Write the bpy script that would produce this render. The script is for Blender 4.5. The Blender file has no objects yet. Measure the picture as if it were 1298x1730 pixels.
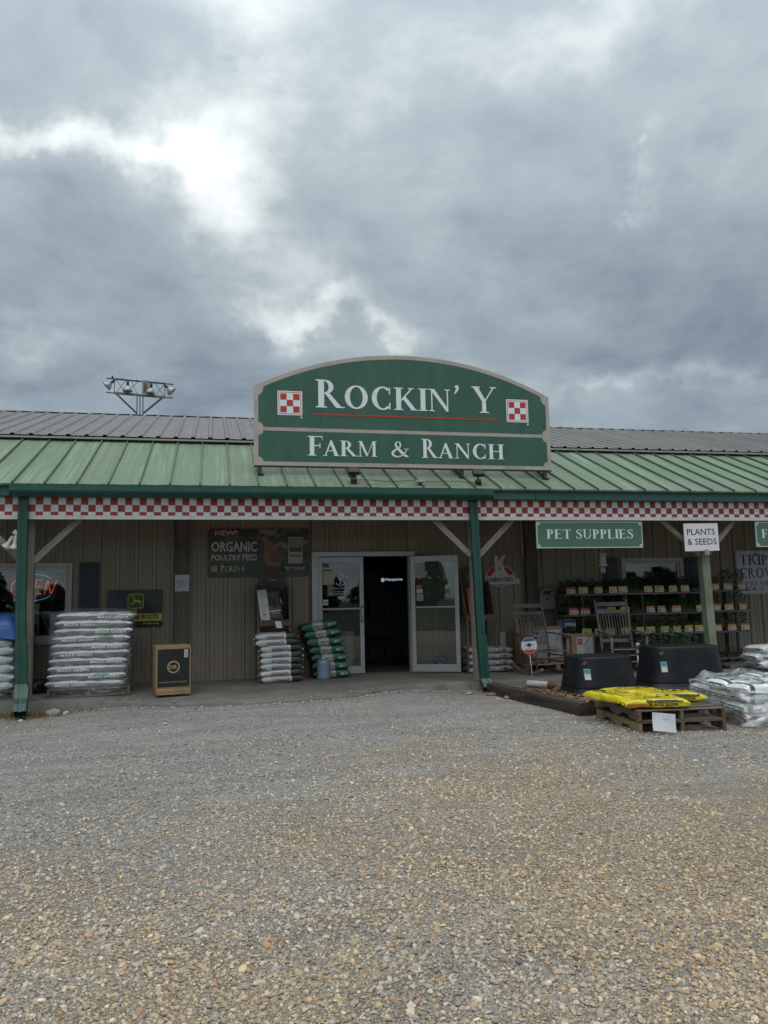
import bpy, bmesh, math, random
import numpy as np
from mathutils import Vector, Matrix, noise, Euler
random.seed(7); np.random.seed(7)
PI = math.pi
scene = bpy.context.scene
COL = scene.collection

# ------------------------------------------------------------------ camera
cam_d = bpy.data.cameras.new('camera'); cam = bpy.data.objects.new('camera', cam_d); COL.objects.link(cam)
scene.camera = cam
def camera_matrix():
    up = Vector((-238, -11865, 1300)).normalized()
    X = Vector((5851, 25, 1300)); X = (X - up*X.dot(up)).normalized()
    Yv = -X.cross(up)
    if Yv.z < 0: Yv = -Yv
    R = Matrix((X, Yv, up))                     # world = R @ (right, down, forward)
    r, d, f = R @ Vector((1,0,0)), R @ Vector((0,1,0)), R @ Vector((0,0,1))
    m = Matrix((r, -d, -f)).transposed().to_4x4()
    m.translation = Vector((0, 0, 1.5))
    return m
cam.matrix_world = camera_matrix()
cam_d.sensor_fit = 'VERTICAL'; cam_d.sensor_height = 24.0; cam_d.lens = 24.0*1300/1730
cam_d.clip_start = .05; cam_d.clip_end = 2000

# ------------------------------------------------------------------ light
scene.view_settings.view_transform = 'Standard'; scene.view_settings.look = 'None'
scene.view_settings.gamma = 1; scene.view_settings.use_curve_mapping = False
scene.view_settings.exposure = 0.42
SUN_EL, SUN_AZ = math.radians(68), math.radians(200)     # high, behind the photographer's left
sun_d = bpy.data.lights.new('sun', 'SUN'); sun_d.energy = 1.5; sun_d.angle = math.radians(75); sun_d.color = (1, .94, .86)
sun = bpy.data.objects.new('sun', sun_d); COL.objects.link(sun)
sdir = Vector((math.sin(SUN_AZ)*math.cos(SUN_EL), math.cos(SUN_AZ)*math.cos(SUN_EL), math.sin(SUN_EL)))
sun.rotation_euler = sdir.to_track_quat('Z', 'Y').to_euler(); sun.location = (0, 0, 30)

class N:
    """small wrapper for building node trees"""
    def __init__(s, nt): s.nt = nt
    def n(s, t, **kw):
        nd = s.nt.nodes.new(t)
        ins = kw.pop('i', {})
        for k, v in kw.items(): setattr(nd, k, v)
        for k, v in ins.items():
            if isinstance(v, bpy.types.NodeSocket): s.nt.links.new(v, nd.inputs[k])
            else: nd.inputs[k].default_value = v
        return nd
    def l(s, a, b): s.nt.links.new(a, b)
    def math(s, op, a, b=0.0, c=None, clamp=False):
        i = {0: a, 1: b}
        if c is not None: i[2] = c
        return s.n('ShaderNodeMath', operation=op, use_clamp=clamp, i=i).outputs[0]
    def mix(s, f, a, b, blend='MIX'):
        nd = s.nt.nodes.new('ShaderNodeMix'); nd.data_type = 'RGBA'; nd.blend_type = blend; nd.clamp_factor = True
        for idx, v in ((0, f), (6, a), (7, b)):
            if isinstance(v, bpy.types.NodeSocket): s.nt.links.new(v, nd.inputs[idx])
            else: nd.inputs[idx].default_value = (tuple(v)+(1,))[:4] if idx else v
        return nd.outputs[2]
    def ramp(s, f, stops, interp='LINEAR'):
        nd = s.nt.nodes.new('ShaderNodeValToRGB'); nd.color_ramp.interpolation = interp
        el = nd.color_ramp.elements
        while len(el) < len(stops): el.new(.5)
        for e, (p, c) in zip(el, stops):
            e.position = p; e.color = (tuple(c)+(1,))[:4] if not isinstance(c, (int, float)) else (c, c, c, 1)
        s.l(f, nd.inputs[0]); return nd.outputs[0]
    def noise(s, vec, scale, detail=4, rough=.55, dist=0):
        return s.n('ShaderNodeTexNoise', i={'Vector': vec, 'Scale': scale, 'Detail': detail, 'Roughness': rough, 'Distortion': dist})
    def mapping(s, vec, sc=(1,1,1), loc=(0,0,0), rot=(0,0,0)):
        return s.n('ShaderNodeMapping', i={'Vector': vec, 'Scale': sc, 'Location': loc, 'Rotation': rot}).outputs[0]

def build_world():
    w = bpy.data.worlds.new('World'); scene.world = w; w.use_nodes = True
    nt = w.node_tree; nt.nodes.clear(); q = N(nt)
    tc = q.n('ShaderNodeTexCoord').outputs['Generated']
    sky = q.n('ShaderNodeTexSky', sky_type='NISHITA', sun_disc=False, sun_elevation=SUN_EL, sun_rotation=SUN_AZ)
    sx = q.n('ShaderNodeSeparateXYZ', i={0: tc})
    z = q.math('MAXIMUM', sx.outputs[2], 0.0)
    zz = q.math('ADD', z, .26)
    px, py = q.math('DIVIDE', sx.outputs[0], zz), q.math('DIVIDE', sx.outputs[1], zz)
    P = q.n('ShaderNodeCombineXYZ', i={0: px, 1: py, 2: 0.0}).outputs[0]
    big = q.noise(q.mapping(P, (1, 1, 1), (3.1, 1.7, .4)), .6, 5, .5, .2).outputs[0]
    mid = q.noise(q.mapping(P, (1, 1, 1), (-1.3, 5.2, 2)), 2.1, 9, .56, .3).outputs[0]
    fine = q.noise(q.mapping(P, (1, 1, 1), (7, -2, 2)), 4.8, 8, .62, .3).outputs[0]
    v = q.math('ADD', q.math('MULTIPLY', big, .42), q.math('MULTIPLY', mid, .45))
    v = q.math('ADD', v, q.math('MULTIPLY', fine, .20))
    v = q.math('ADD', q.math('MULTIPLY', q.math('SUBTRACT', v, .5), 1.4), .52)
    # brighter breaks in the cloud deck
    warp = q.noise(tc, 3.2, 6, .6).outputs[1]
    wv = q.n('ShaderNodeVectorMath', operation='SUBTRACT', i={0: warp, 1: (.5, .5, .5)}).outputs[0]
    wv = q.n('ShaderNodeVectorMath', operation='SCALE', i={0: wv, 3: .42}).outputs[0]
    dv = q.n('ShaderNodeVectorMath', operation='ADD', i={0: tc, 1: wv}).outputs[0]
    tot = None
    m = camera_matrix().to_3x3()
    for (u, vv, sx_, sy_, a) in SKY_BREAKS:
        d = (m @ Vector(((u-649)/1300, -(vv-865)/1300, -1))).normalized()
        e1 = (m @ Vector((1, 0, 0))).normalized(); e2 = (m @ Vector((0, 1, 0))).normalized()
        df = q.n('ShaderNodeVectorMath', operation='SUBTRACT', i={0: dv, 1: d}).outputs[0]
        a1 = q.math('DIVIDE', q.n('ShaderNodeVectorMath', operation='DOT_PRODUCT', i={0: df, 1: e1}).outputs['Value'], sx_)
        a2 = q.math('DIVIDE', q.n('ShaderNodeVectorMath', operation='DOT_PRODUCT', i={0: df, 1: e2}).outputs['Value'], sy_)
        front = q.math('GREATER_THAN', q.n('ShaderNodeVectorMath', operation='DOT_PRODUCT', i={0: tc, 1: d}).outputs['Value'], 0.0)
        r2 = q.math('ADD', q.math('MULTIPLY', a1, a1), q.math('MULTIPLY', a2, a2))
        g = q.math('MULTIPLY', q.math('MULTIPLY', q.math('EXPONENT', q.math('MULTIPLY', r2, -1.0)), a), front)
        tot = g if tot is None else q.math('ADD', tot, g)
    v = q.math('ADD', v, q.math('MULTIPLY', tot, q.math('ADD', q.math('MULTIPLY', fine, 1.0), q.math('MULTIPLY', mid, .9))))
    col = q.ramp(v, SKY_RAMP)
    # cloud deck grows brighter towards the zenith (overcast sky); the horizon is a paler band
    up = q.math('ADD', q.math('MULTIPLY', q.math('POWER', z, 3.0), 2.0), .93)
    hz = q.math('MULTIPLY', q.math('EXPONENT', q.math('MULTIPLY', z, -7.0)), .42)
    col = q.mix(1.0, col, q.n('ShaderNodeCombineXYZ', i={0: q.math('ADD', up, hz), 1: q.math('ADD', up, hz), 2: q.math('ADD', up, hz)}).outputs[0], 'MULTIPLY')
    col10 = q.mix(1.0, col, (10, 10, 10), 'MULTIPLY')
    mixed = q.mix(.95, sky.outputs[0], col10)
    bg = q.n('ShaderNodeBackground', i={0: mixed, 1: .1})
    q.l(bg.outputs[0], q.n('ShaderNodeOutputWorld').inputs[0])
# (photo-angle u, v, half width, half height, strength) of the breaks in the clouds
SKY_BREAKS = [(40,262,.10,.022,.16),(250,282,.11,.026,.15),(330,290,.05,.03,.06),(190,240,.20,.10,.07),(410,390,.07,.045,.20),(400,260,.07,.07,.10),
              (560,545,.10,.025,.20),(560,330,.20,.13,.07),(1040,295,.02,.014,.14),(1120,235,.07,.03,.09),(985,40,.14,.05,.10),(1290,250,.08,.07,.07),
              (20,590,.05,.02,.14),(1130,665,.14,.015,.12),(930,430,.08,.03,.07),(980,500,.05,.02,.07),(500,480,.12,.05,.06)]
SKY_RAMP = [(.25, (.085, .108, .132)), (.42, (.158, .196, .232)), (.54, (.222, .270, .308)), (.68, (.315, .362, .388)), (.82, (.50, .545, .55)), (1.0, (.74, .76, .76))]
build_world()

# ------------------------------------------------------------------ materials
MATS = {}
def M(name, col, rough=.6, metal=0, var=.12, vs=6, stretch=(1,1,1), bump=0, bs=60, dirt=None, dirt_s=3, dirt_amt=.4, spec=.5, var2=0, vs2=40, coat=0):
    if name in MATS: return MATS[name]
    m = bpy.data.materials.new(name); m.use_nodes = True; q = N(m.node_tree)
    b = m.node_tree.nodes['Principled BSDF']
    tc = q.n('ShaderNodeTexCoord').outputs['Object']
    oi = q.n('ShaderNodeObjectInfo').outputs['Random']
    off = q.n('ShaderNodeCombineXYZ', i={0: q.math('MULTIPLY', oi, 37.0), 1: q.math('MULTIPLY', oi, 11.0), 2: 0.0}).outputs[0]
    p = q.mapping(q.n('ShaderNodeVectorMath', operation='ADD', i={0: tc, 1: off}).outputs[0], stretch)
    n1 = q.noise(p, vs, 5, .6).outputs[0]
    f = q.ramp(n1, [(.3, 1-var), (.7, 1+var*.6)])
    c = q.mix(1.0, col, f, 'MULTIPLY')
    if var2:
        n2 = q.noise(p, vs2, 3, .6).outputs[0]
        c = q.mix(1.0, c, q.ramp(n2, [(.3, 1-var2), (.7, 1+var2*.6)]), 'MULTIPLY')
    if dirt:
        n3 = q.noise(q.mapping(p, (1,1,1), (5,5,5)), dirt_s, 6, .65).outputs[0]
        c = q.mix(q.math('MULTIPLY', q.ramp(n3, [(.48, 0), (.7, 1)]), dirt_amt), c, dirt)
    q.l(c, b.inputs['Base Color'])
    rr = q.math('ADD', q.math('MULTIPLY', n1, .2), rough-.1, clamp=True); q.l(rr, b.inputs['Roughness'])
    b.inputs['Metallic'].default_value = metal; b.inputs['Specular IOR Level'].default_value = spec
    b.inputs['Coat Weight'].default_value = coat
    if bump:
        nb = q.noise(p, bs, 4, .6).outputs[0]
        q.l(q.n('ShaderNodeBump', i={'Strength': 1.0, 'Distance': bump, 'Height': nb}).outputs[0], b.inputs['Normal'])
    MATS[name] = m; return m
def wood(name, col, dark, axis=0, rough=.8, s=1.0, dirt=None):
    """weathered board with grain running along the local axis"""
    key = name+'xyz'[axis]
    if key in MATS: return MATS[key]
    m = bpy.data.materials.new(key); m.use_nodes = True; q = N(m.node_tree); b = m.node_tree.nodes['Principled BSDF']
    tc = q.n('ShaderNodeTexCoord').outputs['Object']; oi = q.n('ShaderNodeObjectInfo').outputs['Random']
    off = q.n('ShaderNodeCombineXYZ', i={0: q.math('MULTIPLY', oi, 37.0), 1: q.math('MULTIPLY', oi, 11.0), 2: 0.0}).outputs[0]
    st = [28*s, 28*s, 28*s]; st[axis] = 1.6*s
    v0 = q.n('ShaderNodeVectorMath', operation='ADD', i={0: tc, 1: off}).outputs[0]
    g = q.noise(q.mapping(v0, st), 1.0, 8, .65, .6).outputs[0]
    big = q.noise(v0, 2.2, 4, .6).outputs[0]
    c = q.ramp(g, [(.28, dark), (.5, tuple((a+d)*.5 for a, d in zip(col, dark))), (.72, col)])
    c = q.mix(1.0, c, q.ramp(big, [(.3, .72), (.7, 1.15)]), 'MULTIPLY')
    c = q.mix(1.0, c, q.ramp(oi, [(0, .8), (1, 1.12)]), 'MULTIPLY')
    if dirt: c = q.mix(q.math('MULTIPLY', q.ramp(big, [(.45, 0), (.7, 1)]), .6), c, dirt)
    q.l(c, b.inputs['Base Color']); b.inputs['Roughness'].default_value = rough; b.inputs['Specular IOR Level'].default_value = .25
    q.l(q.n('ShaderNodeBump', i={'Strength': .8, 'Distance': .004, 'Height': g}).outputs[0], b.inputs['Normal'])
    MATS[key] = m; return m
def glass_mat(name='glass', tint=(.75,.8,.78), refl=.07):
    if name in MATS: return MATS[name]
    m = bpy.data.materials.new(name); m.use_nodes = True; nt = m.node_tree; nt.nodes.clear(); q = N(nt)
    fr = q.math('MULTIPLY', q.math('POWER', q.n('ShaderNodeLayerWeight', i={0: .5}).outputs['Facing'], 4.0), .8)
    tcn = q.n('ShaderNodeTexCoord').outputs['Object']
    bp = q.n('ShaderNodeBump', i={'Strength': .3, 'Distance': .002, 'Height': q.noise(tcn, 1.6, 2, .5).outputs[0]}).outputs[0]
    gl = q.n('ShaderNodeBsdfGlossy', i={'Color': (1,1,1,1), 'Roughness': .015, 'Normal': bp})
    tr = q.n('ShaderNodeBsdfTransparent', i={0: tint+(1,)})
    dif = q.n('ShaderNodeBsdfDiffuse', i={0: (.25,.26,.25,1)})
    dust = q.math('MULTIPLY', q.ramp(q.noise(tcn, 5, 6, .7).outputs[0], [(.4, 0), (.8, 1)]), .02)
    f = q.math('ADD', q.math('MULTIPLY', fr, 1.0), refl, clamp=True)
    mx = q.n('ShaderNodeMixShader', i={0: f, 1: tr.outputs[0], 2: gl.outputs[0]})
    mx2 = q.n('ShaderNodeMixShader', i={0: dust, 1: mx.outputs[0], 2: dif.outputs[0]})
    q.l(mx2.outputs[0], q.n('ShaderNodeOutputMaterial').inputs[0]); MATS[name] = m; return m
def film_mat(name, col=(.85,.9,.92), amt=.3, wr=(6, 6, 30)):
    """thin creased plastic film"""
    if name in MATS: return MATS[name]
    m = bpy.data.materials.new(name); m.use_nodes = True; nt = m.node_tree; nt.nodes.clear(); q = N(nt)
    tc = q.n('ShaderNodeTexCoord').outputs['Object']
    n1 = q.noise(q.mapping(tc, wr, (0,0,0), (.2,.3,.1)), 1.0, 6, .7, 1.5).outputs[0]
    n2 = q.noise(q.mapping(tc, (3,3,3)), 1.0, 4, .6, 1).outputs[0]
    bp = q.n('ShaderNodeBump', i={'Strength': 1.0, 'Distance': .02, 'Height': n1}).outputs[0]
    gl = q.n('ShaderNodeBsdfGlossy', i={'Color': (1,1,1,1), 'Roughness': .13, 'Normal': bp})
    df = q.n('ShaderNodeBsdfDiffuse', i={0: col+(1,), 'Normal': bp})
    tr = q.n('ShaderNodeBsdfTransparent', i={0: (.95,.96,.96,1)})
    s1 = q.n('ShaderNodeMixShader', i={0: .5, 1: df.outputs[0], 2: gl.outputs[0]})
    f = q.math('ADD', q.math('MULTIPLY', q.ramp(n1, [(.42, 0), (.72, 1)]), amt*1.3), q.math('MULTIPLY', n2, amt*.6), clamp=True)
    mx = q.n('ShaderNodeMixShader', i={0: f, 1: tr.outputs[0], 2: s1.outputs[0]})
    q.l(mx.outputs[0], q.n('ShaderNodeOutputMaterial').inputs[0]); MATS[name] = m; return m
def emit_mat(name, col, s):
    if name in MATS: return MATS[name]
    m = bpy.data.materials.new(name); m.use_nodes = True; b = m.node_tree.nodes['Principled BSDF']
    b.inputs['Base Color'].default_value = col+(1,); b.inputs['Emission Color'].default_value = col+(1,); b.inputs['Emission Strength'].default_value = s
    MATS[name] = m; return m
def bag_mat(name, base, bands=(), axis=0, rough=.35, zband=None, wr=1.0, coords=()):
    """printed woven / film bag: colour bands at lengths along the bag, creases as relief"""
    if name in MATS: return MATS[name]
    m = bpy.data.materials.new(name); m.use_nodes = True; q = N(m.node_tree); b = m.node_tree.nodes['Principled BSDF']
    tc = q.n('ShaderNodeTexCoord').outputs['Object']; oi = q.n('ShaderNodeObjectInfo').outputs['Random']
    sp = q.n('ShaderNodeSeparateXYZ', i={0: tc})
    off = q.n('ShaderNodeCombineXYZ', i={0: q.math('MULTIPLY', oi, 37.0), 1: q.math('MULTIPLY', oi, 11.0), 2: 0.0}).outputs[0]
    v0 = q.n('ShaderNodeVectorMath', operation='ADD', i={0: tc, 1: off}).outputs[0]
    c = q.mix(0.0, base, base)
    if bands:
        t = q.math('ADD', q.math('ADD', sp.outputs[axis], .5), q.math('MULTIPLY', q.math('SUBTRACT', q.noise(v0, 7, 2).outputs[0], .5), .02))
        c = q.ramp(t, [(0, base)]+[(x+.5, cc) for x, cc in bands], 'CONSTANT')
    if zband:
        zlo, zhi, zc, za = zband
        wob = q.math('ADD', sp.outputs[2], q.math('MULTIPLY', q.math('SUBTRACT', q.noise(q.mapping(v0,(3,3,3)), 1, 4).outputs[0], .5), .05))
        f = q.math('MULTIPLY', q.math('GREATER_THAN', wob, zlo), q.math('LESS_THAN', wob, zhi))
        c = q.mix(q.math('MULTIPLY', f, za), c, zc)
    cr = q.noise(q.mapping(v0, (5*wr, 14*wr, 20*wr)), 1.0, 6, .62, 1.2).outputs[0]
    c = q.mix(1.0, c, q.ramp(cr, [(.3, .7), (.7, 1.12)]), 'MULTIPLY')
    q.l(c, b.inputs['Base Color']); b.inputs['Roughness'].default_value = rough; b.inputs['Coat Weight'].default_value = .25; b.inputs['Coat Roughness'].default_value = .25
    q.l(q.n('ShaderNodeBump', i={'Strength': .9, 'Distance': .022, 'Height': cr}).outputs[0], b.inputs['Normal'])
    MATS[name] = m; return m

# ------------------------------------------------------------------ mesh builder
class MB:
    def __init__(s): s.v = []; s.f = []; s.mi = []; s.sm = []; s.cur = 0; s.smooth = False
    def add(s, vs, fs):
        o = len(s.v); s.v += [tuple(p) for p in vs]
        for f in fs: s.f.append([o+i for i in f]); s.mi.append(s.cur); s.sm.append(s.smooth)
        return s
    def box(s, x0, x1, y0, y1, z0, z1, bev=0, M4=None):
        if bev <= 0:
            vs = [(x0,y0,z0),(x1,y0,z0),(x1,y1,z0),(x0,y1,z0),(x0,y0,z1),(x1,y0,z1),(x1,y1,z1),(x0,y1,z1)]
            fs = [(0,3,2,1),(4,5,6,7),(0,1,5,4),(1,2,6,5),(2,3,7,6),(3,0,4,7)]
        else:
            bm = bmesh.new(); bmesh.ops.create_cube(bm, size=1)
            for v in bm.verts: v.co = Vector(((x0+x1)/2+v.co.x*(x1-x0), (y0+y1)/2+v.co.y*(y1-y0), (z0+z1)/2+v.co.z*(z1-z0)))
            bmesh.ops.bevel(bm, geom=bm.edges[:], offset=bev, segments=1, profile=.7, affect='EDGES')
            bm.verts.index_update(); vs = [v.co.copy() for v in bm.verts]; fs = [[v.index for v in f.verts] for f in bm.faces]; bm.free()
        if M4: vs = [M4 @ Vector(p) for p in vs]
        return s.add(vs, fs)
    def bar(s, a, b, w, h, up=(0,0,1), bev=0):
        """box from point a to point b, w across, h along up"""
        a, b = Vector(a), Vector(b); d = (b-a); L = d.length; d.normalize(); up = Vector(up)
        side = d.cross(up)
        if side.length < 1e-5: side = d.cross(Vector((0,1,0)))
        side.normalize(); up = side.cross(d)
        m = Matrix((d, side, up)).transposed().to_4x4(); m.translation = a
        return s.box(0, L, -w/2, w/2, -h/2, h/2, bev, m)
    def tube(s, pts, r, n=8, cap=True, closed=False):
        pts = [Vector(p) for p in pts]; rs = r if isinstance(r, (list, tuple)) else [r]*len(pts); K = len(pts)
        vs = []; ref = None
        for i, p in enumerate(pts):
            if closed: d = pts[(i+1) % K]-pts[i-1]
            else: d = pts[min(i+1, K-1)]-pts[max(i-1, 0)]
            d.normalize()
            if ref is None: ref = Vector((0,0,1)) if abs(d.z) < .9 else Vector((1,0,0))
            x = d.cross(ref).normalized(); y = x.cross(d).normalized(); ref = y
            for k in range(n):
                a = 2*PI*k/n; vs.append(p+(x*math.cos(a)+y*math.sin(a))*rs[i])
        fs = []
        for i in range(K if closed else K-1):
            j = (i+1) % K
            for k in range(n): fs.append((i*n+k, i*n+(k+1) % n, j*n+(k+1) % n, j*n+k))
        if cap and not closed: fs += [tuple(range(n))[::-1], tuple(range((K-1)*n, K*n))]
        return s.add(vs, fs)
    def lathe(s, prof, n=20, c=(0,0,0), sx=1, sy=1, M4=None):
        vs = []; K = len(prof)
        for r, z in prof:
            for k in range(n):
                a = 2*PI*k/n; p = Vector((c[0]+r*math.cos(a)*sx, c[1]+r*math.sin(a)*sy, c[2]+z)); vs.append(M4 @ p if M4 else p)
        fs = []
        for i in range(K-1):
            for k in range(n): fs.append((i*n+k, i*n+(k+1) % n, (i+1)*n+(k+1) % n, (i+1)*n+k))
        if prof[0][0] > 1e-4: fs.append(tuple(range(n))[::-1])
        if prof[-1][0] > 1e-4: fs.append(tuple(range((K-1)*n, K*n)))
        return s.add(vs, fs)
    def prism(s, poly, y0, y1):
        """outline in x,z given thickness from y0 (front) to y1"""
        n = len(poly); vs = [(x, y0, z) for x, z in poly]+[(x, y1, z) for x, z in poly]
        fs = [tuple(range(n)), tuple(range(n, 2*n))[::-1]]+[(i, i+n, (i+1) % n+n, (i+1) % n) for i in range(n)]
        return s.add(vs, fs)
    def flat(s, poly, y): return s.add([(x, y, z) for x, z in poly], [tuple(range(len(poly)))])
    def grid(s, P, nu, nv, flip=False):
        fs = []
        for i in range(nu-1):
            for j in range(nv-1):
                q = (i*nv+j, (i+1)*nv+j, (i+1)*nv+j+1, i*nv+j+1); fs.append(q[::-1] if flip else q)
        return s.add(P, fs)
    def mesh(s, name, mats):
        me = bpy.data.meshes.new(name); me.from_pydata(s.v, [], s.f)
        for m in (mats if isinstance(mats, (list, tuple)) else [mats]): me.materials.append(m)
        me.polygons.foreach_set('material_index', s.mi); me.polygons.foreach_set('use_smooth', s.sm); me.update()
        return me
    def build(s, name, mats, parent=None, loc=(0,0,0), rot=(0,0,0)):
        return link(name, s.mesh(name, mats), parent, loc, rot)
def link(name, me, parent=None, loc=(0,0,0), rot=(0,0,0)):
    o = bpy.data.objects.new(name, me); COL.objects.link(o); o.location = loc; o.rotation_euler = rot
    if parent: o.parent = parent
    return o
def thing(name, label, cat, loc=(0,0,0), rz=0, group=None):
    o = bpy.data.objects.new(name, None); COL.objects.link(o); o.location = loc; o.rotation_euler = (0, 0, rz)
    o.empty_display_size = .1
    return tag(o, label, cat, group)
def tag(o, label, cat, group=None):
    o['label'] = label; o['category'] = cat
    if group: o['group'] = group
    return o
def structure(o, kind='structure'): o['kind'] = kind; return o
def copy_tree(o, loc=None, rz=None, label=None, group=None, parent=None):
    kids = [c for c in bpy.data.objects if c.parent == o]
    c = o.copy(); COL.objects.link(c)
    if parent: c.parent = parent
    if loc is not None: c.location = loc
    if rz is not None: c.rotation_euler.z = rz
    if label: c['label'] = label
    if group: c['group'] = group
    for k in kids: copy_tree(k, parent=c)
    return c
ORD = ['first','second','third','fourth','fifth','sixth','seventh','eighth','ninth','tenth','eleventh','twelfth','thirteenth']
def stack_word(i, n): return 'bottom' if i == 0 else 'top' if i == n-1 else ORD[i]+'-from-bottom'
def rnd(a, b): return random.uniform(a, b)

# ------------------------------------------------------------------ lettering
def R_(x0, y0, x1, y1): return [(x0,y0),(x1,y0),(x1,y1),(x0,y1)]
def serif(xc, y, w=.3, up=True):
    h = .045; return [(xc-w/2, y), (xc+w/2, y), (xc+w/2-.03, y+(h if up else -h)), (xc-w/2+.03, y+(h if up else -h))]
def stem(x, w=.19, y0=0, y1=1): return [R_(x, y0, x+w, y1), serif(x+w/2, y0, w+.2), serif(x+w/2, y1, w+.2, False)]
def arc(cx, cy, rx, ry, tx, ty, a0, a1, n=14):
    out = []
    for i in range(n):
        p = []
        for k, (dx, dy) in ((i,(0,0)), (i+1,(0,0)), (i+1,(tx,ty)), (i,(tx,ty))):
            a = math.radians(a0+(a1-a0)*k/n); p.append((cx+(rx-dx)*math.cos(a), cy+(ry-dy)*math.sin(a)))
        out.append(p)
    return out
def pen(pts, ws, sub=5):
    P = []; W = []; K = len(pts)
    for i in range(K-1):
        p0, p1, p2, p3 = pts[max(i-1,0)], pts[i], pts[i+1], pts[min(i+2,K-1)]
        for j in range(sub):
            t = j/sub
            P.append(tuple(.5*((2*b)+(c-a)*t+(2*a-5*b+4*c-d)*t*t+(-a+3*b-3*c+d)*t**3) for a, b, c, d in zip(p0, p1, p2, p3)))
            W.append(ws[i]*(1-t)+ws[i+1]*t)
    P.append(pts[-1]); W.append(ws[-1]); L = []; Rr = []
    for i, p in enumerate(P):
        a, b = P[max(i-1,0)], P[min(i+1,len(P)-1)]; dx, dy = b[0]-a[0], b[1]-a[1]; l = math.hypot(dx, dy) or 1
        nx, ny = -dy/l*W[i]/2, dx/l*W[i]/2; L.append((p[0]+nx, p[1]+ny)); Rr.append((p[0]-nx, p[1]-ny))
    return [[L[i], L[i+1], Rr[i+1], Rr[i]] for i in range(len(P)-1)]
def glyph(c):
    T = .07
    if c == 'A': return [[(.09,0),(.15,0),(.45,.84),(.41,1)], [(.40,1),(.48,1),(.82,0),(.63,0),(.37,.84)], R_(.2,.3,.6,.35), serif(.12,0,.25), serif(.72,0,.32)], .86
    if c == 'B': return stem(.08)+arc(.3,.76,.26,.24,.15,T,-90,90)+arc(.3,.26,.32,.27,.17,T,-90,90)+[R_(.2,.95,.32,1),R_(.2,.5,.32,.55),R_(.2,0,.32,.05)], .7
    if c == 'C': return arc(.48,.5,.43,.52,.195,T,48,312,24)+[R_(.72,.68,.77,.98), R_(.72,.02,.77,.3)], .86
    if c == 'D': return stem(.08)+arc(.32,.5,.48,.5,.195,T,-90,90,20)+[R_(.2,.95,.33,1),R_(.2,0,.33,.05)], .88
    if c == 'E': return stem(.08)+[R_(.2,.95,.62,1),R_(.2,.49,.52,.54),R_(.2,0,.66,.05),[(.58,1),(.62,1),(.62,.76)],R_(.49,.4,.53,.63),[(.6,0),(.66,0),(.69,.26)]], .74
    if c == 'F': return stem(.08)+[R_(.2,.95,.62,1),R_(.2,.49,.52,.54),[(.57,1),(.62,1),(.63,.74)],R_(.49,.39,.53,.64)], .68
    if c == 'G': return arc(.48,.5,.43,.52,.195,T,48,312,24)+[R_(.72,.68,.77,.98), R_(.64,.05,.79,.42), R_(.55,.4,.88,.44)], .92
    if c == 'H': return stem(.08)+stem(.63)+[R_(.2,.49,.66,.54)], .88
    if c == 'I': return stem(.08), .32
    if c == 'K': return stem(.08)+[[(.2,.38),(.27,.38),(.72,.96),(.64,.96)], [(.3,.55),(.44,.62),(.86,.03),(.66,.03)], serif(.66,1,.26,False), serif(.78,0,.3)], .9
    if c == 'L': return stem(.08)+[R_(.2,0,.6,.05),[(.54,0),(.6,0),(.64,.28)]], .66
    if c == 'M': return [R_(.12,0,.17,1), serif(.14,0,.24), [(.08,1),(.24,1),(.56,.12),(.48,0)], [(.5,0),(.56,.1),(.86,1),(.82,1)], R_(.82,0,.97,1), serif(.9,0,.33), [(.02,1),(.2,1),(.18,.955),(.04,.955)], [(.84,1),(1.06,1),(1.04,.955),(.86,.955)]], 1.1
    if c == 'N': return [R_(.12,0,.17,1), serif(.145,0,.25), [(.05,1),(.25,1),(.8,.12),(.8,0),(.72,0),(.12,.93)], R_(.75,0,.8,1), serif(.775,1,.25,False), [(0,1),(.2,1),(.18,.955),(.02,.955)]], .92
    if c == 'O': return arc(.48,.5,.44,.52,.195,T,0,360,32), .96
    if c == 'P': return stem(.08)+arc(.3,.73,.3,.27,.17,T,-90,90)+[R_(.2,.95,.32,1),R_(.2,.46,.32,.51)], .66
    if c == 'R': return stem(.08)+arc(.3,.74,.28,.26,.16,T,-90,90)+[R_(.2,.95,.32,1),R_(.2,.48,.32,.53),[(.3,.5),(.46,.5),(.86,0),(.66,0)],[(.66,0),(.95,0),(.95,.035),(.7,.05)]], .86
    if c == 'S': return pen([(.5,.8),(.43,.92),(.3,.965),(.16,.9),(.13,.75),(.22,.61),(.38,.5),(.48,.38),(.49,.22),(.42,.08),(.27,.035),(.13,.1),(.07,.24)],[.04,.05,.06,.1,.13,.15,.16,.15,.13,.09,.06,.05,.04])+[R_(.485,.72,.53,1.0),R_(.04,0,.085,.3)], .6
    if c == 'T': return stem(.29)+[R_(.02,.95,.72,1),[(.02,1),(.07,1),(.03,.74),(.0,.74)],[(.67,1),(.72,1),(.74,.74),(.71,.74)]], .76
    if c == 'U': return [R_(.1,.35,.25,1),serif(.175,1,.33,False),R_(.68,.35,.73,1),serif(.705,1,.24,False)]+arc(.415,.35,.315,.37,.13,.05,180,360,18), .86
    if c == 'W': return [[(.05,1),(.22,1),(.5,.14),(.42,0)],[(.42,0),(.48,0),(.66,.8),(.62,1)],[(.5,1),(.68,1),(.96,.14),(.88,0)],[(.88,0),(.94,0),(1.2,1),(1.15,1)],serif(.14,1,.33,False),serif(1.17,1,.22,False),serif(.6,1,.3,False)], 1.3
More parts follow.
